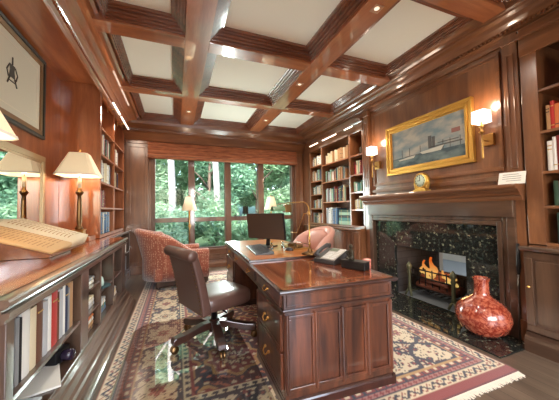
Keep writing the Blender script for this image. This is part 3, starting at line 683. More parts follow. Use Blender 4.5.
# open book on its stand
ob = thing('book_stand', 'low sloping wooden stand under the big open book', 'book stand', (-1.11, 2.82, .906))
m = M(); m.prism([(-.27, 0), (.19, 0), (.19, .054), (-.27, .212)], 'y', -.22, .22); m.build('wedge', Wy, ob, .004)
bk = thing('open_book', 'huge old open book with browned pages on the left counter', 'book', (-1.11, 2.82, .906))
mm = Matrix.Translation((-.005, 0, .128)) @ Matrix.Rotation(R(19), 4, 'Y')
def bh(s, t0, u): return (.062-.045*u-.03*math.exp(-u*14)+.01) if s < 0 else (t0*(1-.62*math.exp(-u*9))+.01)
def page_prof(s, t0):  # (y,z) profile across spine, thick text block
    pts = []
    for i in range(11):
        u = i/10; pts.append((s*(.004+u*.37), bh(s, t0, u)))
    return pts+[(s*.385, .008), (s*.004, .008)]
agedp = plain('aged_brown_pages', (212, 170, 118), .75, bump=.1, bscale=60)
creamp = plain('aged_cream_pages', (226, 208, 176), .75, bump=.1, bscale=60)
M().prism(page_prof(-1, .055), 'x', -.27, .27, 0, mm, True).build('page_block', agedp, bk)
M().prism(page_prof(1, .085), 'x', -.27, .27, 0, mm, True).build('page_block', creamp, bk)
m = M(); m.box(-.285, .285, -.40, .40, 0, .0075, 0, mm); m.build('leather_cover', plain('old_calf_leather', (128, 78, 48), .5), bk)
m = M(); random.seed(4)
for s_, t0 in ((-1, .055), (1, .085)):
    for i in range(16):
        x = -.23+i*.029
        for u0, u1 in ((.12, .46), (.54, .9)):
            for q in range(3):
                a = u0+(u1-u0)*q/3; b = a+(u1-u0)/3*random.uniform(.6, .95)
                za = bh(s_, t0, a); zb = bh(s_, t0, b)
                ya, yb = s_*(.004+a*.37), s_*(.004+b*.37)
                m.add([(x, ya, za+.0008), (x+.006, ya, za+.0008), (x+.006, yb, zb+.0008), (x, yb, zb+.0008), (x, ya, za-.001), (x+.006, ya, za-.001), (x+.006, yb, zb-.001), (x, yb, zb-.001)], [(0, 1, 2, 3), (7, 6, 5, 4), (0, 4, 5, 1), (1, 5, 6, 2), (2, 6, 7, 3), (3, 7, 4, 0)], 0, False, mm)
m.build('printed_lines', plain('faded_brown_ink', (168, 122, 76), .8), bk)

# ------------------------------------------------------------------ right bookcase (far bay)
rbk = thing('bookcase', 'tall three column bookcase between window and fireplace', 'bookcase', (0, 0, 0))
RX = 2.99
M().box(3.36, 3.398, 3.64, 5.62, .9, 2.95).build('back_panel', Dz, rbk)
for a, b in ((3.64, 3.68), (4.02, 4.06), (5.02, 5.06), (5.57, 5.62)):
    M().box(RX, 3.36, a, b, .905, 2.66).build('upright', Dz, rbk, .003)
m = M(); m.box(RX-.012, RX+.01, 3.64, 5.62, 2.60, 2.88); m.box(RX-.05, RX+.01, 3.64, 5.62, 2.76, 2.80); m.build('frieze_board', Dy, rbk, .004)
M().box(RX-.02, RX+.01, 3.64, 5.62, .905, .945).build('bottom_rail', Dy, rbk, .004)
M().box(RX, 3.36, 3.68, 5.57, 2.6, 2.64).build('top_board', Dy, rbk)
cols = {'right': (3.68, 4.02, [2.21, 1.86, 1.545, 1.235]), 'middle': (4.06, 5.02, [2.21, 1.83, 1.40]), 'narrow': (5.06, 5.57, [2.25, 1.90, 1.59, 1.27])}
for k_, (a, b, zs) in cols.items():
    for z in zs+[.94]: M().box(RX+.005, 3.36, a, b, z-.025, z).build('shelf', Wy, rbk, .002)
G2 = 'books in the far right bookcase'
palR = ['white', 'silver', 'grey', 'cream', 'tan', 'brown', 'dark red', 'navy', 'pale green', 'dark green']
row(3.04, 4.62, 4.12, 2.211, .27, -1, ['cream', 'white', 'tan', 'cream'], 'upper shelf, middle column, right bookcase', G2, hmin=.85, tmax=.06, tmin=.04)
row(3.04, 5.00, 4.66, 2.211, .26, -1, ['cream', 'brown', 'tan'], 'upper left shelf, middle column, right bookcase', G2, tmax=.06, tmin=.035)
row(3.04, 5.00, 4.20, 1.831, .27, -1, palR, 'second shelf, middle column, right bookcase', G2, tmax=.048)
row(3.04, 5.00, 4.16, 1.401, .32, -1, palR, 'third shelf, middle column, right bookcase', G2, tmax=.046, hmin=.8)
row(3.04, 5.00, 4.56, .941, .36, -1, ['silver', 'grey', 'white', 'blue'], 'bottom shelf, middle column, right bookcase', G2, tmax=.06, hmin=.8, dmax=.25)
lying(3.05, 4.32, .941, [('pale green', .07, .40, .26), ('teal', .06, .38, .26), ('black', .05, .40, .26), ('pale green', .06, .38, .26), ('dark green', .05, .36, .26)], -1, 'bottom shelf stack, right bookcase', G2)
row(3.04, 4.01, 3.70, 1.861, .26, -1, ['white', 'pale green', 'dark red', 'red', 'cream'], 'second shelf, right column, right bookcase', G2, tmax=.05)
row(3.04, 4.00, 3.74, 1.546, .20, -1, ['pale green', 'teal', 'pale green', 'white'], 'third shelf, right column, right bookcase', G2, tmax=.07)
row(3.04, 4.00, 3.72, 1.236, .19, -1, ['pale green', 'white', 'cream'], 'fourth shelf, right column, right bookcase', G2, tmax=.05, hmin=.85)
row(3.04, 5.56, 5.12, 2.251, .24, -1, ['grey', 'black', 'white', 'cream'], 'top shelf, narrow column, right bookcase', G2, tmax=.06)
row(3.04, 5.56, 5.10, 1.901, .26, -1, palR, 'second shelf, narrow column, right bookcase', G2, tmax=.06)
row(3.04, 5.56, 5.10, 1.591, .22, -1, palR, 'third shelf, narrow column, right bookcase', G2, tmax=.06)
row(3.04, 5.56, 5.12, 1.271, .22, -1, palR, 'fourth shelf, narrow column, right bookcase', G2, tmax=.06)
row(3.04, 5.56, 5.12, .941, .24, -1, palR, 'bottom shelf, narrow column, right bookcase', G2, tmax=.06)
o = M().lathe([(.04, 0), (.05, .02), (.03, .05), (.045, .12), (.02, .15)], (0, 0, 0), 16).build('small_vase', plain('dark_bronze', (70, 58, 44), .4, .5), loc=(3.12, 3.85, 2.211)); tag(o, 'small dark ornament on the top shelf of the right column', 'ornament')
for i, (y0, y1) in enumerate(((4.25, 4.75), (3.75, 3.98), (4.95, 5.3))):
    t = thing('bookcase_light', ['glowing light bar over the middle column of the right bookcase', 'short glowing light bar over the column nearest the fireplace', 'glowing light bar over the narrow column near the window'][i], 'light fitting', (RX-.012, (y0+y1)/2, 2.70), 0, 'light bars over the right bookcase')
    M().tube([(0, 0, -.0), (-.06, 0, .0), (-.12, 0, -.02)], .007, 8).build('arm', brass, t)
    M().tube([(-.125, -(y1-y0)/2, -.02), (-.125, (y1-y0)/2, -.02)], .011, 10).build('glowing_bar', bulbm, t)
    light('bar_light', 'AREA', (RX-.137, (y0+y1)/2, 2.655), 5, (1, .8, .62), rot=(0, R(25), 0), shape='RECTANGLE', size=.03, size_y=y1-y0)
def panel_cab(name, lab, y0, y1, x0, nd, mats, top=True):
    c = thing(name, lab, 'cabinet', (0, 0, 0))
    M().box(x0+.02, 3.398, y0, y1, 0, .862).build('body', mats[0], c)
    M().prism([(x0-.035, 0), (x0+.019, 0), (x0+.019, .16), (x0+.0, .16), (x0-.01, .13), (x0-.025, .12), (x0-.035, .1)], 'y', y0, y1).build('plinth', mats[1], c)
    w = (y1-y0)/nd
    for i in range(nd):
        a, b = y0+i*w+.012, y0+(i+1)*w-.012
        m = M(); m.box(x0+.004, x0+.019, a, b, .17, .85); m.frame(a, b, .17, .85, min(.055, w*.22), 'x', x0-.008, x0+.004)
        q = min(.055, w*.22)+.02
        m.prism([(a+q, .17+q), (b-q, .17+q), (b-q, .85-q), (a+q, .85-q)], 'x', x0-.004, x0+.004)
        d = m.build('door', mats[0], c, .004)
        if nd <= 3: M().ball((x0-.02, b-.03, .55), .012, 10, 6).build('knob', brass, d)
    M().prism([(x0-.04, .863), (3.398, .863), (3.398, .90), (x0-.05, .90), (x0-.055, .89), (x0-.05, .875)], 'y', y0, y1+(.0)).build('top_board', mats[1], c)
    return c
panel_cab('low_cabinet', 'low panelled wooden cabinet under the far right bookcase', 3.645, 5.62, 2.86, 12, (Dz, Dy))
panel_cab('low_cabinet', 'low panelled wooden cabinet in the near right corner', -.4, 1.40, 2.84, 3, (Kz, Ky))
# near right bookcase
nb = thing('bookcase', 'wooden bookcase at the near right edge beside the fireplace', 'bookcase', (0, 0, 0))
M().box(3.36, 3.398, -.4, 1.41, .9, 2.95).build('back_panel', Dz, nb)
for a, b in ((1.29, 1.41), (.3, .34), (-.4, -.35)): M().box(2.97, 3.36, a, b, .905, 2.7).build('upright', Dz, nb, .003)
m = M(); m.box(2.96, 2.99, -.4, 1.41, 2.62, 2.88); m.box(2.92, 2.99, -.4, 1.41, 2.78, 2.83); m.build('frieze_board', Dy, nb, .004)
NS = [2.27, 1.90, 1.545, 1.245]
for z in NS+[.925]:
    M().box(2.975, 3.36, 0.34, 1.29, z-.025, z).build('shelf', Dy, nb, .002); M().box(2.975, 3.36, -.35, .3, z-.025, z).build('shelf', Dy, nb, .002)
G3 = 'books in the near right bookcase'
row(3.0, 1.26, .62, 1.901, .29, -1, ['cream', 'orange', 'teal', 'blue', 'tan', 'red', 'grey'], 'second shelf, near right bookcase', G3, tmax=.04)
row(3.0, 1.27, .62, 1.546, .30, -1, ['tan', 'brown', 'grey', 'dark red', 'white', 'orange'], 'third shelf, near right bookcase', G3, tmax=.05)
row(3.0, 1.24, .62, 1.246, .25, -1, ['dark green', 'teal', 'brown', 'orange', 'grey'], 'fourth shelf, near right bookcase', G3, tmax=.045)
o = M().box(-.11, .11, -.14, .14, 0, .26).build('storage_box', plain('dark_green_card', (30, 52, 40), .6), loc=(3.10, 1.08, .926), bevel=.006); tag(o, 'dark green box on the bottom shelf of near right bookcase', 'box')
o = book_mesh(.06, .22, .30, 'red', (.2,), True).build('book', [BM['red'], paper, bandm], loc=(3.0, 1.12, 2.271), rot=(0, 0, math.pi)); tag(o, 'big bright red book alone on the top shelf at right edge', 'book', G3)

# ------------------------------------------------------------------ rug
def rug():
    x0, x1, y0, y1 = -.50, 2.39, 1.24, 5.55; st = .0125
    nx, ny = int((x1-x0)/st), int((y1-y0)/st)
    cr, na, ru, go, mr_, pk, sa = [srgb(*c)[:3] for c in ((222, 204, 168), (44, 42, 58), (138, 48, 42), (190, 148, 92), (82, 30, 34), (172, 116, 104), (196, 112, 78))]
    cx_, cy_ = (x0+x1)/2, (y0+y1)/2
    def flower(u, v, r, a=cr, b=ru, c=na, n=8):
        d = math.hypot(u, v); t = math.atan2(v, u); rr = r*(.8+.2*math.cos(n*t))
        if d > rr: return None
        if d > rr*.82: return c
        if d > rr*.55: return a
        if d > rr*.4: return c
        if d > rr*.2: return b
        return go
    def vine(u, v, per, amp, w):
        return abs(v-amp*math.sin(2*math.pi*u/per)) < w
    def color(x, y):
        dx = min(x-x0, x1-x); dy = min(y-y0, y1-y)-.07
        if dy < 0: return ru if dy > -.064 else mr_
        d = min(dx, dy); along = y if dx < dy else x
        if d < .012: return ru
        if d < .095:
            u = (along/.11) % 1; v = (d-.053)/.04
            s_ = math.sin(2*math.pi*u)
            if abs(v-.55*s_) < .28: return na
            if abs(v+.6*s_) < .16: return ru
            return cr
        if d < .11: return na
        if d < .15:
            return ru if ((along/.05) % 1-.5)**2+((d-.13)/.05)**2 < .08 else pk
        if d < .16: return na
        if d < .205:
            u = (along/.09) % 1; return cr if abs(u-.5) < .18 and abs(d-.182) < .013 else (ru if abs(u-.5) < .4 else na)
        if d < .22: return go
        if d < .53:
            per = .46; u = ((along/per) % 1-.5)*per; v = d-.375; k_ = int(math.floor(along/per)) % 2
            f = flower(u, v, .085, cr, ru, na) if k_ else flower(u, v*1.2, .075, pk, na, ru, 6)
            if f: return f
            # cartouche outline
            q = (abs(u/.215)**3+abs(v/.145)**3)**(1/3); w_ = .07*math.cos(8*math.atan2(v, u))
            if abs(q-1-w_) < .09: return na
            if q < 1+w_:
                if vine(u, v, .115, .10, .0075): return ru if k_ else na
                if math.hypot(abs(u)-.145, abs(v)-.075) < .026: return ru if math.hypot(abs(u)-.145, abs(v)-.075) < .013 else na
                if vine(u, v+.01, .46, .11, .005): return mr_
                if math.sin(u*90+v*40)*math.sin(v*95) > .9: return na
                return cr
            f = flower((abs(u)-.21), abs(v)-.10, .04, ru, cr, na, 5)
            if f: return f
            if vine(u, v, .15, .12, .012): return sa
            return cr if math.sin(u*70)*math.sin(v*80) > -.35 else ru
        if d < .545: return na
        if d < .60:
            u = (along/.07) % 1; return na if ((u-.5)/.3)**2+((d-.572)/.018)**2 < 1 else cr
        if d < .615: return ru
        # field
        X, Y = x-cx_, y-cy_
        px, py = .50, .56
        iy = math.floor(Y/py+.5); ox = (iy % 2)*px/2
        u = (X+ox)/px; u = (u-math.floor(u+.5))*px; v = Y-iy*py
        f = flower(u, v, .13, cr, ru, mr_, 10)
        if f: return f
        d2 = math.hypot(u, v*.9)
        r2 = .205+.022*math.cos(8*math.atan2(v, u))
        if abs(d2-r2) < .016: return go
        if abs(d2-r2-.024) < .008: return na
        if d2 < r2:
            if math.sin(10*math.atan2(v, u))*math.sin(d2*60) > .45: return cr
            return ru
        if vine(u+v*.4, v, .5, .16, .014) or vine(v-u*.3, u, .56, .15, .013): return sa
        if vine(u+v*.4, v, .5, .16, .024) or vine(v-u*.3, u, .56, .15, .023): return na
        sxy = math.sin(X*38+1.5*math.sin(Y*17))*math.sin(Y*41+1.3*math.sin(X*19))
        if sxy > .72: return cr
        if sxy > .5: return ru
        if sxy < -.75: return sa
        return mr_ if math.sin(X*9)*math.sin(Y*8) > 0 else na
    vs = []; cs = []
    for j in range(ny+1):
        for i in range(nx+1):
            x, y = x0+i*st, y0+j*st; vs.append((x-cx_, y-cy_, .0135)); cs.append((x, y))
    fs = [(j*(nx+1)+i, j*(nx+1)+i+1, (j+1)*(nx+1)+i+1, (j+1)*(nx+1)+i) for j in range(ny) for i in range(nx)]
    b0 = len(vs)
    X0, X1, Y0, Y1 = vs[0][0], vs[nx][0], vs[0][1], vs[-1][1]
    vs += [(X0-.003, Y0-.003, .0005), (X1+.003, Y0-.003, .0005), (X1+.003, Y1+.003, .0005), (X0-.003, Y1+.003, .0005)]
    c = [0, nx, (ny+1)*(nx+1)-1, ny*(nx+1)]
    fs += [(c[0], b0, b0+1, c[1]), (c[1], b0+1, b0+2, c[2]), (c[2], b0+2, b0+3, c[3]), (c[3], b0+3, b0, c[0]), (b0+3, b0+2, b0+1, b0)]
    me = bpy.data.meshes.new('rug'); me.from_pydata(vs, [], fs)
    ca = me.color_attributes.new('weave', 'FLOAT_COLOR', 'POINT'); buf = []
    for x, y in cs: buf += list(color(x, y))+[1]
    buf += list(ru)*0; 
    for _ in range(4): buf += [ru[0], ru[1], ru[2], 1]
    ca.data.foreach_set('color', buf)
    m, nt, b = nm('rug_wool'); L = nt.links.new
    at = nt.nodes.new('ShaderNodeAttribute'); at.attribute_name = 'weave'
    no = nt.nodes.new('ShaderNodeTexNoise'); no.inputs['Scale'].default_value = 220; tc = nt.nodes.new('ShaderNodeTexCoord')
    mx = nt.nodes.new('ShaderNodeMixRGB'); mx.blend_type = 'MULTIPLY'; mx.inputs[0].default_value = .3
    L(tc.outputs['Object'], no.inputs['Vector']); L(at.outputs['Color'], mx.inputs[1]); L(no.outputs['Color'], mx.inputs[2]); L(mx.outputs[0], b.inputs['Base Color'])
    b.inputs['Roughness'].default_value = .9; b.inputs['Sheen Weight'].default_value = .3
    bp = nt.nodes.new('ShaderNodeBump'); bp.inputs['Strength'].default_value = .3; bp.inputs['Distance'].default_value = .004; L(no.outputs['Fac'], bp.inputs['Height']); L(bp.outputs[0], b.inputs['Normal'])
    me.materials.append(m)
    o = bpy.data.objects.new('rug', me); col.objects.link(o); o.location = (cx_, cy_, 0)
    tag(o, 'large oriental rug in red navy and cream under the desk', 'rug')
    m = M(); random.seed(9)
    for sy, yy in ((-1, Y0), (1, Y1)):
        x = X0
        while x < X1-.008:
            ll = random.uniform(.04, .06); dx = random.uniform(-.008, .008)
            m.add([(x, yy, .002), (x+.008, yy, .002), (x+.007+dx, yy+sy*ll, .002), (x+dx, yy+sy*ll, .002), (x, yy, .009), (x+.008, yy, .009), (x+.007+dx, yy+sy*ll, .004), (x+dx, yy+sy*ll, .004)], [(0, 1, 2, 3), (4, 5, 6, 7), (0, 1, 5, 4), (1, 2, 6, 5), (2, 3, 7, 6), (3, 0, 4, 7)])
            x += .0095
    m.build('fringe', plain('cream_fringe', (232, 222, 204), .9), o, kind='stuff')
rug()
# glass chair mat
gm, nt, b = nm('clear_glass_mat')
nt.nodes.remove(b); t_ = nt.nodes.new('ShaderNodeBsdfTransparent'); t_.inputs[0].default_value = (.98, .995, .99, 1)
g_ = nt.nodes.new('ShaderNodeBsdfGlossy'); g_.inputs['Roughness'].default_value = .0
fr = schlick(nt, 0.38)
mx = nt.nodes.new('ShaderNodeMixShader'); nt.links.new(fr.outputs[0], mx.inputs[0]); nt.links.new(t_.outputs[0], mx.inputs[1]); nt.links.new(g_.outputs[0], mx.inputs[2]); nt.links.new(mx.outputs[0], nt.nodes['Material Output'].inputs[0])
m = M(); w_, l_ = .505, .85; c_ = .1
m.prism([(-w_+c_, -l_), (w_, -l_), (w_, l_), (-w_+c_, l_), (-w_, l_-c_*1.6), (-w_, -l_+c_*1.6)], 'z', 0, .006)
tag(m.build('chair_mat', gm, loc=(.09, 2.44, .014)), 'clear glass chair mat on the rug reflecting the window', 'chair mat')

# ------------------------------------------------------------------ partners desk (local x across, y along, rotated slightly)
DA = R(-2.5); DO = Vector((.583, 1.50, .014))
DW, DL, DH = .885, 2.60, .746
dk = thing('desk', 'large polished mahogany partners desk with brass handles on the rug', 'desk', DO, DA)
def DP(x, y, z=0): return DO + Matrix.Rotation(DA, 3, 'Z') @ Vector((x, y, z))
y1n, y0f = .70, 1.93
def ped(y0, y1, nm_):
    M().box(.035, DW-.035, y0, y1, .06, .60).build('pedestal', DeskM, dk, .004)
    m = M(); m.prism([(.024, 0), (.05, 0), (.05, .06), (.035, .07), (.03, .07), (.03, .055), (.024, .045)], 'y', y0-.01, y1+.01)
    q = DW; m.prism([(q-.024, 0), (q-.05, 0), (q-.05, .06), (q-.035, .07), (q-.03, .07), (q-.03, .055), (q-.024, .045)], 'y', y0-.015, y1+.015)
    m.prism([(y0-.012, 0), (y0+.01, 0), (y0+.01, .06), (y0-.0, .07), (y0-.006, .07), (y0-.007, .055), (y0-.012, .045)], 'x', .05, DW-.05)
    m.prism([(y1+.012, 0), (y1-.01, 0), (y1-.01, .06), (y1-.0, .07), (y1+.006, .07), (y1+.007, .055), (y1+.012, .045)], 'x', .05, DW-.05)
    m.build('plinth', DarkW, dk)
    for side, xs_, sg in ((0, .035, -1), (1, DW-.035, 1)):
        for z0, z1 in ((.115, .335), (.35, .575)):
            m = M(); a, b = sorted((xs_, xs_+sg*.012)); m.box(a, b, y0+.03, y1-.03, z0, z1)
            a, b = sorted((xs_+sg*.012, xs_+sg*.018)); m.frame(y0+.03, y1-.03, z0, z1, .02, 'x', a, b)
            d = m.build('drawer', DeskM, dk, .003)
            zc = (z0+z1)/2; xo = xs_+sg*.018; yc_ = (y0+y1)/2
            for yy in (yc_-.0,):
                h = M(); h.ball((xo+sg*.004, yy-.045, zc), .012, 10, 6); h.ball((xo+sg*.004, yy+.045, zc), .012, 10, 6)
                h.tube([(xo+sg*.008, yy-.045, zc), (xo+sg*.022, yy-.035, zc-.02), (xo+sg*.025, yy, zc-.03), (xo+sg*.022, yy+.035, zc-.02), (xo+sg*.008, yy+.045, zc)], .005, 8)
                h.build('handle', brass, d)
ped(.035, y1n, 'near'); ped(y0f, DL-.035, 'far')
# end panels (near and far)
for (yy, sg) in ((.035, -1), (DL-.035, 1)):
    m = M(); a, b = sorted((yy, yy+sg*.012)); w4 = (DW-.10)/4
    for i in range(4):
        x0_ = .05+i*w4; m.frame(x0_+.006, x0_+w4-.006, .115, .575, .022, 'y', a, b)
    m.build('end_panel', DeskM, dk, .003)
    m = M()
    for i in range(5):
        x_ = .05+i*w4; m.prism([(x_-.012+.024*j/6, yy+sg*(.012+.008*math.sin(math.pi*j/6))) for j in range(7)]+[(x_+.012, yy+sg*.004), (x_-.012, yy+sg*.004)], 'z', .105, .585)
    m.build('reeded_strip', DeskM, dk)
# frieze with long drawers
M().box(.03, DW-.03, .03, DL-.03, .615, .715).build('frieze', DeskM, dk, .003)
m = M(); m.frame(.02, DW-.02, .6, .618, .0, 'y', 0, 0) if False else None
m.box(.02, DW-.02, .02, DL-.02, .60, .617); m.build('waist_moulding', DarkW, dk, .005)
for sg, xs_ in ((-1, .03), (1, DW-.03)):
    for a_, b_ in ((.06, .69), (.73, 1.9), (1.94, DL-.06)):
        a, b = sorted((xs_, xs_+sg*.010)); m = M(); m.box(a, b, a_, b_, .628, .705); c, e = sorted((xs_+sg*.01, xs_+sg*.015)); m.frame(a_, b_, .628, .705, .012, 'x', c, e)
        d = m.build('drawer', DeskM, dk, .002)
        for yy in ((a_+b_)/2,) if b_-a_ < 1 else (a_+.25, b_-.25):
            h = M(); xo = xs_+sg*.013; h.ball((xo, yy-.04, .668), .01, 10, 6); h.ball((xo, yy+.04, .668), .01, 10, 6)
            h.tube([(xo+sg*.004, yy-.04, .668), (xo+sg*.018, yy-.03, .652), (xo+sg*.02, yy, .645), (xo+sg*.018, yy+.03, .652), (xo+sg*.004, yy+.04, .668)], .0045, 8); h.build('handle', brass, d)
for (yy, sg) in ((.03, -1), (DL-.03, 1)):
    a, b = sorted((yy, yy+sg*.008)); m = M(); m.frame(.05, DW-.05, .628, .705, .012, 'y', a, b); m.build('end_frieze_frame', DeskM, dk, .002)
M().box(DW/2-.01, DW/2+.01, y1n, y0f, .25, .60).build('modesty_panel', DeskM, dk, .002)
# top: moulded edge + veneered centre with crossbanding
m = M()
def topedge(): return [(0, .722), (.012, .716), (.04, .716), (.04, .742), (.006, .742), (-.002, .736), (-.004, .729)]
m.prism(topedge(), 'y', 0, DL); m.prism([(DW-x, z) for x, z in topedge()], 'y', 0, DL)
m.prism(topedge(), 'x', .0, DW); m.prism([(DL-y, z) for y, z in topedge()], 'x', .0, DW)
m.build('top_edge', DarkW, dk)
M().box(.02, DW-.02, .02, DL-.02, .7155, .7435).build('desktop', DeskT, dk, .002)
m = M(); inl = plain('pale_inlay', (160, 100, 62), .2, coat=1)
def inlay(m, x0, x1, y0, y1, w, z): m.box(x0, x1, y0, y0+w, z-.001, z+.0006); m.box(x0, x1, y1-w, y1, z-.001, z+.0006); m.box(x0, x0+w, y0+w, y1-w, z-.001, z+.0006); m.box(x1-w, x1, y0+w, y1-w, z-.001, z+.0006)
inlay(m, .09, DW-.09, .09, .88, .006, .7435); inlay(m, .105, DW-.105, .105, .865, .003, .7435)
m.build('inlay_line', inl, dk)
# raised writing board over the far part
wb = M(); wb.box(.012, DW-.012, .93, DL-.012, .7442, .764); wbo = wb.build('writing_board', [DarkW], dk, .003)
M().box(.035, DW-.035, .955, DL-.035, .7635, .7665).build('writing_surface', OrangeLitT, dk, .001)
ZT = .014+.7446; ZB = .014+.767

# monitor
def at_desk(name, lab, cat, X, Y, rz, z): return thing(name, lab, cat, (X, Y, z), rz)
mo = at_desk('monitor', 'dark flat computer monitor on the desk in front of the window', 'monitor', 1.07, 3.24, R(33), ZB)
# local: screen faces -x; width along y
mm = Matrix.Translation((0, 0, .262)) @ Matrix.Rotation(R(-7), 4, 'Y')
M().box(-.012, .018, -.30, .30, -.165, .165, 0, mm).build('casing', black, mo, .005)
M().box(-.0135, -.011, -.29, .29, -.155, .157, 0, mm).build('screen', plain('switched_off_screen', (74, 56, 46), .28, coat=.5, spec=.8), mo)  # warm reflection put into the brown of the dark screen
m = M(); m.box(-.09, .10, -.12, .12, 0, .012); m.build('base', black, mo, .005)
M().tube([(.05, 0, .012), (.06, 0, .12), (.025, 0, .25)], [.028, .025, .03], 12).build('neck', black, mo)
# keyboard
kb = at_desk('keyboard', 'black computer keyboard lying on the desk before the monitor', 'keyboard', .90, 2.98, R(-6), ZB); kb.scale = (1.1, 1.3, 1)
M().prism([(-.09, 0), (.09, 0), (.09, .03), (-.09, .014)], 'y', -.26, .26).build('body', black, kb, .003)
m = M(); keym = plain('dark_grey_keys', (64, 66, 70), .5)
for r_ in range(6):
    x = .068-r_*.025; 
    for q in range(18):
        y = -.235+q*.0275; z = .0205+(x)*.089; m.box(x-.010, x+.010, y-.0115, y+.0115, z, z+.006)
m.build('keys', keym, kb)
# mouse
o = M().ball((0, 0, .0), .05, 18, 10, 0, None, .62, 1.0, .72)
o.v = [Vector((v.x, v.y, max(0, v.z))) for v in o.v]
mo2 = o.build('mouse', plain('charcoal_plastic', (52, 50, 52), .3), loc=(1.21, 2.80, ZB), rot=(0, 0, R(50))); tag(mo2, 'dark computer mouse right of the keyboard', 'mouse')
M().box(-.002, .002, .01, .045, .028, .034).build('scroll_wheel', black, mo2)
# small glass bottles in front of the monitor
gl = plain('tinted_glass', (190, 220, 230), .05, trans=1, ior=1.45)
for (x, y, h, lab) in ((1.06, 2.98, .10, 'small clear glass bottle nearest the keyboard'), (1.23, 3.05, .085, 'small clear glass bottle by the monitor corner')):
    b_ = M().lathe([(.018, 0), (.02, .01), (.018, h*.45), (.008, h*.6), (.008, h*.8), (.012, h*.82), (.004, h*.83)], (0, 0, 0), 16).build('glass_bottle', gl, loc=(x, y, ZB)); tag(b_, lab, 'bottle', 'small bottles on the desk')
    M().lathe([(.009, h*.83), (.011, h*.85), (.011, h*.95), (.004, h)], (0, 0, 0), 12).build('stopper', brass, b_)
# swing-arm desk lamp
dl = at_desk('desk_lamp', 'tall brass swing arm desk lamp with dark green trough shade', 'lamp', 1.30, 2.47, 0, ZB)
M().lathe([(.085, 0), (.085, .012), (.06, .022), (.03, .03), (.02, .05), (.012, .06)], (0, 0, 0), 24).build('base', darkbrass, dl)
M().lathe([(.009, .05), (.009, .10), (.016, .11), (.009, .12), (.009, .40), (.02, .415), (.02, .44), (.009, .455), (.009, .49)], (0, 0, 0), 14).build('post', brass, dl)
m = M(); m.tube([(0, 0, .49), (-.01, .03, .53), (-.02, .08, .548), (-.04, .20, .55), (-.03, .5, .55), (-.08, .70, .54)], .007, 8); m.tube([(0, 0, .43), (.0, .12, .42), (-.0, .3, .20), (-.03, .42, .20)], .006, 8)
m.build('swing_arm', brass, dl)
tr = M(); prof = [(.055*math.cos(a)*1.0, .055*math.sin(a)*1.1) for a in [R(i*20) for i in range(10)]]+[(.05*math.cos(a), .05*math.sin(a)*1.1) for a in [R(180-i*20) for i in range(10)]]
tr.prism(prof, 'x', -.13, .03); lo = tr.build('lamp_shade', plain('green_glass_shade', (100, 140, 104), .2, coat=1), dl, loc=(-.06, .62, .455))
M().box(.031, .12, -.05, .05, -.02, .085).build('end_bracket', darkbrass, lo, .01)
# brass pen tray / inkstand
it = at_desk('pen_tray', 'low brass pen tray with rails on the desk behind the lamp', 'desk tray', 1.37, 2.98, R(4), ZB)
M().box(-.11, .11, -.17, .17, 0, .012).build('tray', brass, it, .004)
m = M()
for x in (-.1, .1):
    for y in (-.16, 0, .16): m.tube([(x, y, .012), (x, y, .05)], .005, 8)
    m.tube([(x, -.16, .05), (x, .16, .05)], .005, 8)
m.build('rail', darkbrass, it)
for y_ in (-.08, .08): M().box(-.04, .04, y_-.04, y_+.04, .012, .05).build('inkwell', darkbrass, it, .008)
# telephone
ph = at_desk('telephone', 'dark desk telephone with silver keypad on the desk', 'telephone', 1.345, 2.12, R(18), ZT)
dg = plain('graphite_plastic', (60, 58, 58), .35); sv = plain('silver_plastic', (196, 190, 180), .35, .3)
M().prism([(-.11, 0), (.11, 0), (.11, .105), (.09, .11), (-.11, .03)], 'y', -.11, .13).build('body', dg, ph, .005)
mm = Matrix.Translation((-.01, 0, .074)) @ Matrix.Rotation(R(-21.6), 4, 'Y')
m = M(); m.box(-.095, .10, -.105, .05, -.004, .006, 0, mm); m.build('face_plate', sv, ph, .002)
m = M()
for i in range(4):
    for j in range(3): m.box(-.08+i*.026, -.062+i*.026, -.03+j*.024, -.012+j*.024, .006, .0095, 0, mm)
for i in range(7): m.box(-.085+i*.025, -.072+i*.025, -.095, -.05, .006, .0085, 0, mm)
m.build('keys', plain('pale_keys', (222, 220, 214), .5), ph)
M().box(.045, .09, -.04, .045, .006, .009, 0, mm).build('display', plain('lcd_grey_green', (130, 140, 120), .2), ph)
m = M(); m.tube([mm @ Vector(p) for p in ((-.10, .09, .028), (-.07, .09, .046), (0, .09, .052), (.07, .09, .046), (.10, .09, .028))], [.026, .021, .017, .021, .026], 12); m.build('handset', dg, ph)
M().tube([(-.1, .1, .04), (-.14, .12, .012), (-.13, .15, .008), (-.05, .16, .008), (.02, .155, .01), (.05, .132, .03)], .004, 6).build('cord', black, ph)
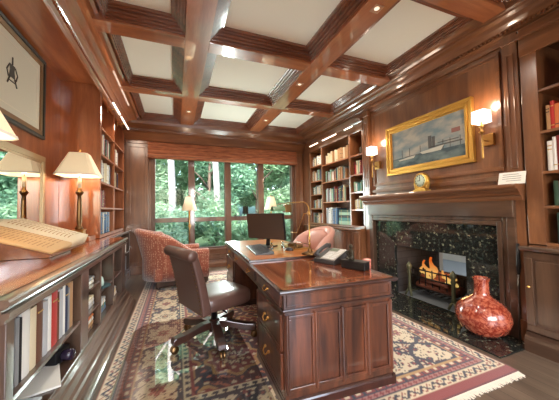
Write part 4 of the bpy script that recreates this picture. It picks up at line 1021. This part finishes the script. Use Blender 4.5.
# black box with figurine
sb = at_desk('stone_box', 'black rectangular stone box on the near end of the desk', 'box', 1.36, 1.80, R(22), ZT); sb.scale = (.66, 1.12, 1.1)
m = M(); m.box(-.065, .065, -.095, .095, .0, .055); m.build('body', plain('polished_black_stone', (26, 24, 24), .35), sb, .006)
m = M(); m.box(-.07, .07, -.10, .10, .055, .062); m.build('lid', plain('black_lid', (40, 36, 34), .4), sb, .003)
fgn = thing('figurine', 'small dark bronze seated figurine standing on the black box', 'figurine', (1.348, 1.835, ZT+.0688), R(200)); fgn.scale = (.8, .8, .95)
brz = plain('dark_bronze_patina', (62, 56, 44), .35, .6)
m = M(); m.lathe([(.032, 0), (.034, .01), (.03, .03), (.024, .05), (.03, .068), (.026, .082), (.012, .09), (.012, .095), (.018, .105), (.02, .115), (.014, .13), (.004, .135)], (0, 0, 0), 20, 0, None, True, .8, 1.1)
m.tube([(0, .028, .072), (.022, .035, .05), (.03, .01, .04)], [.010, .009, .007], 8); m.tube([(0, -.028, .072), (.022, -.035, .05), (.03, -.01, .04)], [.010, .009, .007], 8)
m.tube([(0, .02, .012), (.04, .026, .016), (.035, -.01, .012)], [.014, .012, .008], 8); m.tube([(0, -.02, .012), (.042, -.026, .016), (.04, .006, .012)], [.014, .012, .008], 8)
m.build('figure', brz, fgn)
cn = thing('candle_cup', 'pinkish patterned candle cup at the right edge of the desk', 'candle', (1.458, 1.772, ZT))
M().lathe([(.026, 0), (.03, .004), (.032, .075), (.029, .075), (.027, .06)], (0, 0, 0), 24).build('cup', plain('pink_glass', (206, 128, 112), .25, coat=.6, bump=.2, bscale=80), cn)
M().lathe([(.0285, .058), (.0285, .07), (.002, .071)], (0, 0, 0), 20).build('wax', plain('cream_wax', (236, 222, 200), .6), cn)

# ------------------------------------------------------------------ office chair
ch = thing('office_chair', 'brown leather swivel chair with rolled back pulled up to desk', 'chair', (.34, 2.64, .0202), R(21))
HB = .0
m = M()
# seat cushion: rounded block
def rbox(m, cx, cy, cz, hx, hy, hz, e=4.0, n=28, k_=14, mat=None):
    vs = []; fs = []
    for j in range(k_+1):
        ph_ = -math.pi/2+math.pi*j/k_
        for i in range(n):
            th = 2*math.pi*i/n
            f = lambda c, p: math.copysign(abs(c)**(2/p), c)
            vs.append((cx+hx*f(math.cos(ph_), e)*f(math.cos(th), e), cy+hy*f(math.cos(ph_), e)*f(math.sin(th), e), cz+hz*f(math.sin(ph_), e)))
    for j in range(k_):
        for i in range(n): fs.append((j*n+i, j*n+(i+1) % n, (j+1)*n+(i+1) % n, (j+1)*n+i))
    m.add(vs, fs, 0, True, mat); return m
rbox(m, .03, 0, .41, .27, .26, .075, 5)
m.build('seat', leather, ch)
m = M()
# back: curved slab, profile in (x,z), sweeping to rolled top
prof_out = []; N_ = 14
for i in range(N_+1):
    t = i/N_; z = .335+t*.51; x = -.245-.10*t**1.35
    prof_out.append((x, z))
prof_in = [(x+.085-.02*(i/N_), z+.015) for i, (x, z) in enumerate(prof_out)]
m.prism(prof_out+prof_in[::-1], 'y', -.262, .262, 0, None, False)
m.build('backrest', leather, ch, .018, 3)
m = M(); m.lathe([(.002, -.285), (.035, -.283), (.046, -.27), (.048, 0), (.046, .27), (.035, .283), (.002, .285)], (0, 0, 0), 24, 0, Matrix.Translation((-.335, 0, .862)) @ Matrix.Rotation(R(90), 4, 'X'))
m.build('top_roll', leather, ch)
m = M()
for s_ in (-1, 1):
    for i in range(16):
        t = i/15; z = .35+t*.47; x = -.247-.10*((z-.335)/.49)**1.35; m.ball((x, s_*.238, z), .006, 8, 5)
m.build('nail_heads', darkbrass, ch)
m = M(); m.lathe([(.03, .13), (.03, .30), (.05, .31), (.09, .325), (.10, .345)], (0, 0, 0), 20); m.box(-.14, .14, -.05, .05, .315, .34); m.tube([(0, -.05, .32), (.02, -.20, .30)], .007, 8)
m.build('swivel_column', plain('black_steel', (36, 34, 34), .35, .8), ch)
m = M(); m.lathe([(.05, .085), (.06, .10), (.06, .175), (.04, .195)], (0, 0, 0), 20); m.build('hub', DarkW, ch)
for i in range(5):
    a = R(200-21+72*i); mm = Matrix.Rotation(a, 4, 'Z')
    m = M(); prof = [(.02, .185), (.12, .182), (.22, .158), (.30, .142), (.375, .136), (.40, .122), (.40, .08), (.36, .074), (.28, .084), (.18, .112), (.08, .12), (.02, .10)]
    m.prism(prof, 'y', -.038, .038, 0, mm); lg = m.build('leg', DarkW, ch, .006)
    m = M(); m.tube([(.37, 0, .082), (.37, 0, .06)], .009, 8, 0, mm)
    for s_ in (-1, 1):
        m.lathe([(.003, -.009), (.032, -.009), (.034, -.004), (.034, .004), (.032, .009), (.003, .009)], (0, 0, 0), 16, 0, mm @ Matrix.Translation((.38, s_*.014, .034)) @ Matrix.Rotation(R(90), 4, 'X'))
    m.tube([(.38, -.02, .034), (.38, .02, .034)], .005, 6, 0, mm)
    m.build('castor', darkbrass, lg)

# ------------------------------------------------------------------ armchairs
def fabric(name, c1, c2, scl):
    m, nt, b = nm(name); L = nt.links.new
    tc = nt.nodes.new('ShaderNodeTexCoord'); v = nt.nodes.new('ShaderNodeTexVoronoi'); v.inputs['Scale'].default_value = scl; v.inputs['Randomness'].default_value = .35
    r = nt.nodes.new('ShaderNodeValToRGB'); e = r.color_ramp.elements; e[0].position = .28; e[0].color = srgb(*c2); e[1].position = .36; e[1].color = srgb(*c1)
    L(tc.outputs['Object'], v.inputs['Vector']); L(v.outputs['Distance'], r.inputs[0]); L(r.outputs[0], b.inputs['Base Color']); b.inputs['Roughness'].default_value = .85; b.inputs['Sheen Weight'].default_value = .4
    return m
terr = fabric('terracotta_spotted_fabric', (152, 84, 64), (214, 166, 136), 38)
def tub_chair(name, lab, loc, rz, fab, tufted=False):
    c = thing(name, lab, 'armchair', loc, rz)
    # faces +x.  U-shaped wrap: rounded back falling to arms
    n_ = 36; vo = []; 
    def top(t):  # t 0..1 along the U from left arm front to right arm front
        s_ = abs(t-.5)*2; return .60+(.97-.60)*max(0, 1-s_**1.6*1.75) if s_ < .72 else .60
    path = []
    for i in range(n_+1):
        t = i/n_
        if t < .28: p = (.40-(t/.28)*.50, -.38); nrm = (0, -1)
        elif t > .72: p = (-.10+((t-.72)/.28)*.50, .38); nrm = (0, 1)
        else:
            a = (t-.28)/.44*math.pi; p = (-.10-.34*math.sin(a), -.38*math.cos(a)); nrm = (-math.sin(a), -math.cos(a))
        path.append((t, p, nrm))
    m = M(); vs = []; K = 14
    for t, p, nr in path:
        h = max(.60, top(t)); rake = .10*(h-.60)/.37
        sec = []
        r_ = .075
        # section: outer bottom -> outer top -> roll -> inner top -> inner bottom
        for z in (.12, .30, .45, h-.14): sec.append((.055, z))
        for j in range(7):
            a = R(-30+j*40); sec.append((.0+r_*math.cos(a)*.95, h-.075+r_*math.sin(a)))
        for z in (h-.16, .42, .30): sec.append((-.06, z))
        for o_, z in sec:
            k2 = max(0, (z-.45))*rake*2.2
            vs.append((p[0]+nr[0]*(o_+k2), p[1]+nr[1]*(o_+k2*.4), z))
    K = len(sec); fs = []
    for i in range(n_):
        for j in range(K):
            fs.append((i*K+j, i*K+(j+1) % K, (i+1)*K+(j+1) % K, (i+1)*K+j))
    fs.append(tuple(range(K))); fs.append(tuple(range(n_*K, (n_+1)*K))[::-1])
    m.add(vs, fs, 0, True); m.build('back_and_arms', fab, c)
    m = M(); rbox(m, .04, 0, .42, .38, .31, .09, 4); m.build('seat_cushion', fab, c)
    m = M(); m.box(-.36, .41, -.40, .40, .12, .34); m.build('seat_base', fab, c, .04, 3)
    m = M(); rbox(m, -.28, 0, .68, .10, .28, .22, 3, mat=None); m.build('back_cushion', fab, c)
    m = M(); m.box(-.33, .40, -.385, .385, .03, .118); m.build('base_rail', DarkW, c, .01)  # dark wood rail under the seat base
    for x in (-.3, .36):
        for y in (-.34, .34): M().lathe([(.02, 0), (.026, .01), (.03, .03)], (x, y, 0), 12).build('foot', DarkW, c)
    if tufted:
        m = M()
        for i in range(3):
            for j in range(5): m.ball((-.20+.0*i, -.22+.11*j+(.05 if i % 2 else 0), .58+.1*i), .012, 8, 5)
        m.build('buttons', fab, c)
    return c
tub_chair('armchair', 'spotted terracotta fabric tub armchair by the left window', (.02, 5.06, .0145), R(8), terr).scale = (1.12, 1, 1)
tub_chair('armchair', 'tufted rose leather armchair behind the desk beside the bookcase', (2.18, 4.2, .0145), R(195), plain('rose_leather', (196, 146, 132), .38, coat=.3, bump=.15, bscale=60), True).scale = (.9, .85, .95)
# window lamps
def floor_lamp(x, y, lab, rnd):
    t = thing('floor_lamp', lab, 'lamp', (x, y, 0), 0, 'white shaded lamps at the window')
    M().lathe([(.13, 0), (.13, .015), (.05, .035), (.02, .05)], (0, 0, 0), 24).build('base', darkbrass, t)
    M().lathe([(.011, .04), (.011, .9), (.03, .93), (.03, .96), (.011, .99), (.011, 1.3)], (0, 0, 0), 12).build('pole', brass, t)
    M().lathe([(.155, 1.27), (.075, 1.56), (.072, 1.56), (.151, 1.27)], (0, 0, 0), 28).build('lamp_shade', shade, t)
    M().ball((0, 0, 1.37), .03, 12, 6).build('bulb', MATS['bulb'], t)
    M().lathe([(.006, 1.39), (.006, 1.58), (.012, 1.59), (.004, 1.61)], (0, 0, 0), 10).build('finial', brass, t)
    light('lamp_light', 'POINT', (x, y, 1.44), 4, (1, .84, .66), .04)
floor_lamp(.26, 5.86, 'floor lamp with small white shade behind the terracotta armchair', 0)
floor_lamp(2.06, 5.80, 'floor lamp with small white shade standing behind the monitor', 0)
# recessed square ceiling lights in the beams
for i, (x, y, lab) in enumerate(((1.69, 1.82, 'square recessed ceiling light in the near part of the right beam'), (1.66, 3.35, 'square recessed ceiling light halfway along the right beam'), (1.68, 4.95, 'square recessed ceiling light of the right beam nearest the window'), (.215, 1.82, 'square recessed ceiling light in the near part of the left beam'), (.215, 4.95, 'square recessed ceiling light of the left beam nearest the window'), (1.68, .6, None), (.215, .6, None), (1.68, -1.5, None), (.215, -1.5, None))):
    if lab is None: lab = 'square recessed ceiling light behind the photographer'
    t = thing('recessed_light', lab, 'ceiling light', (x, y, BZ-.0005), 0, 'recessed lights in the beams')
    M().add([], []); m = M(); m.box(-.045, .045, -.045, -.03, -.008, 0); m.box(-.045, .045, .03, .045, -.008, 0); m.box(-.045, -.03, -.03, .03, -.008, 0); m.box(.03, .045, -.03, .03, -.008, 0); m.build('trim_ring', plain('copper_trim', (196, 158, 130), .4, .4), t)
    m = M(); m.lathe([(.024, -.004), (.024, 0)], (0, 0, 0), 20); m.build('lens', plain('recessed_lens', (255, 244, 224), .4, emis=(255, 236, 205), estr=.9), t)
    light('recessed_beam', 'SPOT', (x, y, BZ-.03), 45, (1, .9, .78), .06, spot_size=R(150), spot_blend=.6)

# ------------------------------------------------------------------ garden outside
def leafmat(name, c):
    m, nt, b = nm(name); L = nt.links.new
    tc = nt.nodes.new('ShaderNodeTexCoord'); no = nt.nodes.new('ShaderNodeTexNoise'); no.inputs['Scale'].default_value = 2.5; no.inputs['Detail'].default_value = 5
    r = nt.nodes.new('ShaderNodeValToRGB'); e = r.color_ramp.elements; e[0].position = .35; e[0].color = srgb(*[int(v*.78) for v in c]); e[1].position = .65; e[1].color = srgb(*c)
    L(tc.outputs['Object'], no.inputs['Vector']); L(no.outputs['Fac'], r.inputs[0]); L(r.outputs[0], b.inputs['Base Color'])
    b.inputs['Roughness'].default_value = .45
    tr = nt.nodes.new('ShaderNodeBsdfTranslucent'); L(r.outputs[0], tr.inputs[0]); mx = nt.nodes.new('ShaderNodeMixShader'); mx.inputs[0].default_value = .5
    L(b.outputs[0], mx.inputs[1]); L(tr.outputs[0], mx.inputs[2]); L(mx.outputs[0], nt.nodes['Material Output'].inputs[0])
    return m
lm = [leafmat('leaf_fresh_green', (146, 182, 142)), leafmat('leaf_pale_green', (160, 190, 158)), leafmat('leaf_deep_green', (124, 166, 134))]
barkp = wood('pale_bark', (166, 162, 156), (120, 114, 108), 'z', .8, 0, 12); barkd = wood('brown_bark', (110, 92, 78), (70, 58, 50), 'z', .9, 0, 12)
def leaf_mesh(name, n_, blobs, size, seed, mat):
    rnd = random.Random(seed); vs = []; fs = []
    for i in range(n_):
        c, r = rnd.choice(blobs)
        while True:
            p = Vector((rnd.uniform(-1, 1), rnd.uniform(-1, 1), rnd.uniform(-1, 1)))
            if .3 < p.length < 1: break
        p = Vector(c)+Vector((p.x*r, p.y*r, p.z*r*.7))
        a = Vector((rnd.gauss(0, 1), rnd.gauss(0, 1), rnd.gauss(0, .45))).normalized(); b = a.cross(Vector((rnd.gauss(0, 1), rnd.gauss(0, 1), rnd.gauss(0, 1)))).normalized()
        s_ = size*rnd.uniform(.6, 1.3); q = len(vs); nrm = a.cross(b)*s_*.15
        vs += [p-a*s_, p-b*s_*.4+nrm, p+a*s_, p+b*s_*.4+nrm]; fs += [(q, q+1, q+2), (q, q+2, q+3)]
    me = bpy.data.meshes.new(name); me.from_pydata([tuple(v) for v in vs], [], fs); me.materials.append(mat); return me
protos = []
for s_ in range(4):
    rnd = random.Random(40+s_); bl_ = [((rnd.uniform(-1.1, 1.1), rnd.uniform(-1.0, 1.0), 1.2+i*.42), rnd.uniform(.6, 1.0)) for i in range(12)]
    protos.append(leaf_mesh('foliage', 10000, bl_, .105, 50+s_, lm[s_ % 3]))
shp = []
for s_ in range(3):
    rnd = random.Random(70+s_); bl_ = [((rnd.uniform(-.7, .7), rnd.uniform(-.4, .4), .45+rnd.uniform(0, .5)), rnd.uniform(.35, .55)) for i in range(7)]
    shp.append(leaf_mesh('foliage', 2600, bl_, .075, 80+s_, lm[s_ % 3]))
def gz(y): return -.35+max(0, (y-7))*.09
kinds = ['fresh green leafy', 'pale green leafy', 'deep green leafy', 'fresh green broad leafed']
spots = [(-3.4, 11.0, 0, 1.0), (-1.1, 12.0, 1, 1.0), (1.3, 11.2, 2, .95), (3.6, 12.0, 0, 1.0), (5.6, 11.0, 1, 1.05), (7.6, 12.4, 3, 1.0), (10, 11.5, 2, 1.1), (-6, 12, 3, 1.1),
         (-4.6, 15.5, 2, 1.3), (-1.8, 16, 3, 1.35), (.9, 15.4, 0, 1.35), (3.4, 16.4, 1, 1.4), (6.2, 15.4, 2, 1.35), (9, 16, 0, 1.4), (12, 15.5, 3, 1.4),
         (-8, 21, 0, 2.0), (-3.5, 22, 2, 2.1), (1, 21, 3, 2.1), (5.5, 22, 2, 2.1), (10, 21, 0, 2.1), (14.5, 21, 1, 2.1), (19, 19, 3, 2.0)]
posw = ['far left', 'left', 'middle', 'right', 'far right']
for i, (x, y, k_, s_) in enumerate(spots):
    roww = 'front row' if y < 13 else ('second row' if y < 17 else 'back row')
    t = thing('leafy_tree', '%s tree in the %s outside the windows' % (kinds[k_], roww), 'tree', (x, y, gz(y)-.05), i*1.3, '%s trees in the %s outside' % (kinds[k_], roww))
    t.scale = (s_, s_, s_)
    f = bpy.data.objects.new('foliage', protos[k_]); col.objects.link(f); f.parent = t; f['kind'] = 'stuff'
    m = M(); m.tube([(0, 0, 0), (.05, .02, 1.5), (-.04, .05, 3.2), (.02, 0, 5.2)], [.12, .10, .07, .03], 10)
    for q in range(5): a = q*1.3; m.tube([(0, 0, 1.6+q*.6), (.5*math.cos(a), .5*math.sin(a), 2.1+q*.6), (1.0*math.cos(a), 1.0*math.sin(a), 2.4+q*.6)], [.05, .035, .01], 6)
    m.build('trunk', barkd, t)
for (x, y, r, lab, mt) in ((-.14, 9.6, .12, 'grey tree trunk seen through the leftmost window', barkp), (1.40, 10.0, .12, 'pale white tree trunk seen through the second window', barkp), (.62, 10.5, .04, 'thin leaning trunk between the two pale trunks', barkd)):
    m = M(); m.tube([(0, 0, 0), (.03, 0, 2), (-.05, .05, 4), (.08, 0, 7.5)], [r*1.1, r, r*.85, r*.4], 12)
    m.tube([(-.05, .05, 4), (.5, .2, 4.8), (.9, .3, 5.8)], [r*.5, r*.35, r*.1], 8); m.tube([(.02, 0, 3), (-.5, .2, 3.8), (-.8, .3, 4.8)], [r*.45, r*.3, r*.1], 8)
    tag(m.build('tree_trunk', mt, loc=(x, y, gz(y)-.05)), lab, 'tree')
for i, (x, y) in enumerate([(-2.2, 9.0), (-.7, 8.7), (.7, 9.1), (2.1, 8.8), (3.3, 9.2), (4.6, 8.9), (6.0, 9.3), (7.6, 9.0), (-3.9, 9.2)]):
    k_ = i % 3
    f = bpy.data.objects.new('shrub', shp[k_]); col.objects.link(f); f.location = (x, y, gz(y)-.05); f.rotation_euler = (0, 0, i*2.1); f.scale = (1.25, 1.1, 1.25+.2*(i % 2))
    tag(f, '%s shrub low outside the windows' % ['fresh green', 'pale green', 'deep green'][k_], 'shrub', '%s shrubs outside the windows' % ['fresh green', 'pale green', 'deep green'][k_])
m = M(); gx = [-30, 40]; gy = [YF+.3, 7, 30, 45]; gzv = [-.35, -.35, gz(30), gz(30)+3]
vs = [(x, y, z) for y, z in zip(gy, gzv) for x in gx]+[(x, y, z-.3) for y, z in zip(gy, gzv) for x in gx]
m.add(vs, [(0, 1, 3, 2), (2, 3, 5, 4), (4, 5, 7, 6), (9, 8, 10, 11), (11, 10, 12, 13), (13, 12, 14, 15), (0, 8, 9, 1), (6, 7, 15, 14), (0, 2, 10, 8), (2, 4, 12, 10), (4, 6, 14, 12), (1, 9, 11, 3), (3, 11, 13, 5), (5, 13, 15, 7)])
S('ground', m, plain('grass_ground', (70, 96, 64), .9, bump=1, bscale=30))

# ------------------------------------------------------------------ light
w = bpy.data.worlds.new('world'); sc.world = w; w.use_nodes = True
nt = w.node_tree; bg = nt.nodes['Background']
sky = nt.nodes.new('ShaderNodeTexSky'); sky.sky_type = 'NISHITA'; sky.sun_disc = False; sky.sun_elevation = R(48); sky.sun_rotation = R(200); sky.air_density = 1; sky.dust_density = 3; sky.ozone_density = 1
nt.links.new(sky.outputs[0], bg.inputs[0]); bg.inputs[1].default_value = 2.0
light('sun', 'SUN', (0, -5, 20), 4.5, (1, .95, .88), rot=(R(42), 0, R(-18)), angle=R(6))
light('added_back_fill', 'AREA', (.85, YB+.03, 1.5), 55, (.92, .96, 1), rot=(R(90), 0, 0), shape='RECTANGLE', size=3.3, size_y=1.9)  # added area lamp at the unseen back window, fills the room evenly
light('front_window_daylight', 'AREA', (1.16, YF-.04, 1.3), 70, (.86, 1, .95), rot=(R(-90), 0, 0), shape='RECTANGLE', size=3.1, size_y=1.6)
light('adjoining_room_light', 'POINT', (4.9, 2.6, 2.2), 60, (1, .97, .92), .15)

# ------------------------------------------------------------------ camera
f_, yaw, pit, rol = 263.5, .37418, .03727, -.0176
d = Vector((math.sin(yaw)*math.cos(pit), math.cos(yaw)*math.cos(pit), math.sin(pit)))
r = Vector((math.cos(yaw), -math.sin(yaw), 0)); u = r.cross(d)
c, s = math.cos(rol), math.sin(rol); r, u = c*r+s*u, -s*r+c*u
cam = bpy.data.objects.new('camera', bpy.data.cameras.new('camera')); col.objects.link(cam)
mx = Matrix.Identity(4)
for i in range(3): mx[i][0] = r[i]; mx[i][1] = u[i]; mx[i][2] = -d[i]
mx[2][3] = 1.25
cam.matrix_world = mx
cam.data.sensor_width = 36; cam.data.lens = f_*36/559; cam.data.clip_start = .02
sc.camera = cam
sc.view_settings.view_transform = 'Standard'; sc.view_settings.look = 'None'; sc.view_settings.gamma = 1
sc.view_settings.use_curve_mapping = False
sc.view_settings.exposure = 0.06
sc.cycles.use_denoising = True
sc.cycles.max_bounces = 8; sc.cycles.transparent_max_bounces = 12
sc.cycles.sample_clamp_indirect = 6
